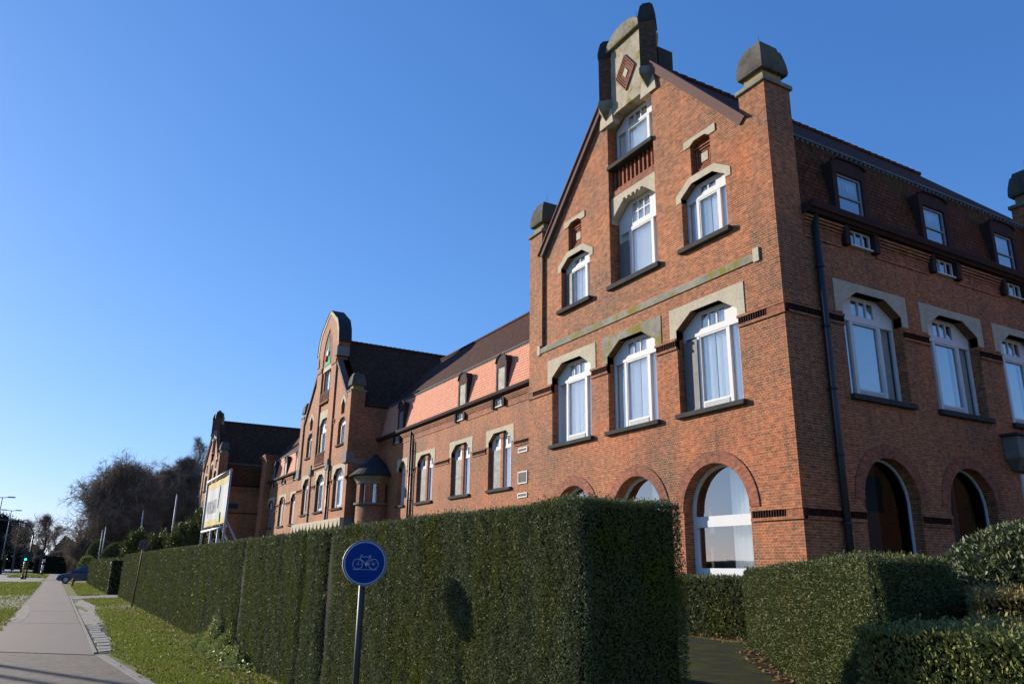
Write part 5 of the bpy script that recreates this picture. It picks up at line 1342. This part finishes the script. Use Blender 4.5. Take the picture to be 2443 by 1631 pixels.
# flagpoles
for i, (x, y, h) in enumerate(((8.81, 79.66, 8.0), (8.19, 106.3, 8.0), (3.72, 90.5, 5.25), (3.45, 90, 4.9))):
    t = empty('flagpole', (x, y, gz(x)), ['nearest white flagpole, left of the far gable', 'white flagpole above the rusty sign post', 'right one of the pair of thin distant poles', 'left one of the pair of thin distant poles'][i], 'flagpole', 'bare flagpoles in the garden')
    s_ = 1 if i < 2 else .6
    mb = MB(); mb.tube((x, y, -.02), (x, y, h), .11*s_, .07*s_, n=10); mb.build('pole', 'galv', t)
    mb = MB(); mb.tube((x, y, h), (x, y, h+.1), .09, .05, n=8); mb.build('cap', 'galv', t)

# double-armed street lamps along the road
def lamp(x, y, lab):
    t = empty('street_lamp', (x, y, 0), lab, 'street lamp', 'double street lamps along the road')
    mb = MB(); mb.tube((x, y, 0), (x, y, 10), .10, .06, n=8); mb.build('pole', 'zinc', t)
    for s in (-1, 1):
        mb = MB(); mb.tube((x, y, 9.9), (x+s*.7, y, 10.02), .045, n=6)
        A = [(x+s*.6, -.13), (x+s*1.45, -.16), (x+s*1.45, .16), (x+s*.6, .13)]
        mb.solid([(a, y+b_, 9.95) for a, b_ in A], [(a, y+b_*.7, 10.1) for a, b_ in A]); mb.build('lamp_head', 'zinc', t)
for x, y, lab in ((-7.65, 122.7, 'nearest double street lamp, cut by the left edge'), (-7.92, 152.7, 'second double street lamp from the left'), (-7.8, 187, 'third double street lamp, behind the traffic light mast'),
                  (-7.7, 238, 'fourth double street lamp from the left'), (-8.3, 293, 'fifth double street lamp, small in the distance'), (-7.3, 334, 'farthest double street lamp')): lamp(x, y, lab)

# traffic light with a curved mast arm
tx, ty = -3.16, 103.8
t = empty('traffic_light', (tx, ty, 0), 'yellow and black banded traffic light showing green, with a curved mast arm', 'traffic light')
mb = MB(); mb.tube((tx, ty, 0), (tx, ty, 2.1), .12, n=10); mb.build('pole', 'yellow_paint', t)
mb = MB()
for z0, z1, r_ in ((0, .12, .26), (.12, .35, .14), (1.1, 1.22, .125), (1.34, 1.46, .125), (1.58, 1.70, .125), (1.85, 2.1, .125)): mb.tube((tx, ty, z0), (tx, ty, z1), r_, n=10)
mb.build('black_band', 'black_paint', t)
mb = MB(); mb.box(tx-.17, tx+.17, ty-.2, ty+.1, 1.95, 2.85); mb.box(tx-.42+.5, tx+.62, ty-.05, ty+.25, 1.85, 2.95); hd = mb.build('signal_head', 'black_paint', t)
mb = MB(); mb.tube((tx, ty-.20, 2.1), (tx, ty-.26, 2.1), .12, n=16); mb.build('green_lamp', 'green_light', hd)
mb = MB(); pp = [(tx+.3, 0), (tx+.3, 4.7), (tx+.15, 5.2), (tx-.15, 5.6), (tx-.6, 5.95), (tx-1.2, 6.15), (tx-2.2, 6.25), (tx-4.2, 6.3)]
for a, b_ in zip(pp[:-1], pp[1:]): mb.tube((a[0], ty+.3, a[1]), (b_[0], ty+.3, b_[1]), .085, n=8)
mb.build('mast_arm', 'pole_dark', t)
mb = MB(); mb.box(tx-4.4, tx-4.0, ty+.1, ty+.5, 5.5, 6.4); mb.build('signal_head', 'black_paint', t)
# marker post by the street tree
t = empty('marker_post', (-1.76, 130, 0), 'black and white banded marker post on the grass island in front of the small tree', 'marker post')
mb = MB(); mb.tube((-1.76, 130, 0), (-1.76, 130, .75), .16, n=8); mb.tube((-1.76, 130, 1.5), (-1.76, 130, 1.9), .14, n=8); mb.build('black_band', 'black_paint', t)
mb = MB(); mb.tube((-1.76, 130, .7501), (-1.76, 130, 1.4999), .15, n=8); mb.box(-1.95, -1.55, 129.8, 129.95, 1.91, 2.3); mb.build('white_band', 'white_line', t)
# red hydrant
t = empty('fire_hydrant', (1.21, 69.5, 0), 'small red fire hydrant on the grass before the blue car', 'hydrant')
mb = MB(); mb.tube((1.21, 69.5, 0), (1.21, 69.5, .5), .07, n=10); mb.tube((1.21, 69.5, .5), (1.21, 69.5, .62), .10, .03, n=10); mb.tube((1.05, 69.5, .42), (1.37, 69.5, .42), .05, n=8); mb.tube((1.21, 69.5, .3), (1.21, 69.5, .34), .10, n=10); mb.build('hydrant_body', 'hydrant_red', t)
# yellow shrub lit behind the car
blobshrub('yellow_shrub', 'small bright yellow-green shrub showing over the roof of the blue car', (2.55, 92, 1.5), (.7, .6, .9), 'ivy', 900, .25, .6, core=0, shell=.3)

def make_car(name, loc, rz, paint, lab):
    """hatchback, nose along +x, built of lofted side sections"""
    L_, Wd = 4.1, 1.72
    t = empty(name, loc, lab, 'car', None, rz)
    def V(x, y, z): return Vector((x, y, z))+Vector(loc)
    prof_low = [(-2.0, .38), (-2.05, .7), (-1.95, .95), (-.9, .98), (.75, .95), (1.65, .80), (1.98, .62), (2.05, .40), (1.9, .22), (-1.9, .24)]
    mb = MB(); hw = Wd/2
    mb.loft([[V(x*.97, -hw+.0, z*.97+.01) for x, z in prof_low], [V(x, -hw+.12, z) for x, z in prof_low], [V(x, hw-.12, z) for x, z in prof_low], [V(x*.97, hw, z*.97+.01) for x, z in prof_low]])
    cab = [(-1.85, .95), (-1.55, 1.38), (-1.1, 1.46), (-.2, 1.46), (.25, 1.38), (1.05, .93)]
    def cabin(s, ins_): return [V(x, s*(hw-.06-ins_*(z-.95)*1.1), z) for x, z in cab]
    mb.loft([cabin(-1, .25), cabin(1, .25)])
    b = mb.build('body', paint, t, bevel=.05)
    mb = MB()
    for s in (-1, 1):
        w_ = [(-1.5, 1.0), (-1.32, 1.34), (-.35, 1.37), (.15, 1.31), (.80, .99)]
        mb.solid([V(x, s*(hw-.055-.28*(z-.95)), z) for x, z in w_], [V(x, s*(hw-.045-.28*(z-.95)), z) for x, z in w_])
    mb.solid([V(.34, -.55, 1.36), V(.34, .55, 1.36), V(1.02, .68, .99), V(1.02, -.68, .99)], [V(.37, -.55, 1.38), V(.37, .55, 1.38), V(1.05, .68, 1.0), V(1.05, -.68, 1.0)])
    mb.build('window', 'car_glass', t)
    for s in (-1, 1):
        mb = MB(); mb.loft([[V(1.72, s*.72+a, .62+c) for a, c in ((-.13, -.06), (.1, -.06), (.08, .1), (-.13, .06))], [V(1.98, s*.68+a, .60+c) for a, c in ((-.13, -.06), (.1, -.06), (.08, .08), (-.13, .06))]]); mb.build('headlight', 'lamp_glass', t)
    for x in (-1.28, 1.28):
        for s in (-1, 1):
            mb = MB(); y = s*(hw-.09); mb.tube(V(x, y-.1, .31), V(x, y+.1, .31), .315, n=20); wh = mb.build('wheel', 'tyre', t)
            mb = MB(); mb.tube(V(x, y+s*.1, .31), V(x, y+s*.115, .31), .2, n=14); mb.build('rim', 'rim_metal', wh)
    mb = MB(); mb.solid([V(1.98, -.5, .30), V(1.98, .5, .30), V(2.07, .5, .36), V(2.07, -.5, .36)], [V(1.99, -.5, .46), V(1.99, .5, .46), V(2.06, .5, .44), V(2.06, -.5, .44)]); mb.build('grille', 'black_paint', t)
    return t
make_car('parked_car', (2.12, 82.4, .01), math.pi, 'car_paint', 'dark blue hatchback nosing out of the gap between the hedges')
make_car('parked_car', (-7.6, 99.0, .01), R(75), 'car_paint_dark', 'dark car on the road, cut off by the left edge')

# tall posts outside the left edge whose shadows cross the pavement
for i, (px, py) in enumerate(((-10.3, 34.35), (-11.5, 35.3))):
    t = empty('utility_pole', (px, py, 0), ['tall slim pole standing left of the pavement', 'second tall slim pole left of the pavement, farther from it'][i], 'pole', 'tall poles beside the road')
    mb = MB(); mb.tube((px, py, 0), (px, py, 9.5), .11, .08, n=10); mb.build('pole', 'galv', t)
    mb = MB(); mb.tube((px, py, 9.5), (px, py, 9.7), .12, .03, n=10); mb.build('pole_cap', 'galv', t)

# sunlit low annex behind the camera's right shoulder: it shows in the side windows
t = empty('annex_building', (26, -16, .5), 'brick wing with a tiled roof across the courtyard, outside the picture', 'building')
mb = MB(); mb.box(24, 64, -22, -10, 0, 9.5); mb.build('wall', 'brick_dark', t)  # dark brick keeps this wall's reflection in the side arches dim
mb = MB(); mb.solid([(23.6, -9.6, 9.5), (23.6, -22.4, 9.5), (23.6, -16, 15.6)], [(64.4, -9.6, 9.5), (64.4, -22.4, 9.5), (64.4, -16, 15.6)]); mb.build('roof', 'tile_orange', t)
for x in range(27, 60, 4):
    mb = MB(); mb.box(x, x+1.6, -9.999, -9.93, 5.8, 8.2); mb.build('window', 'car_glass', t)
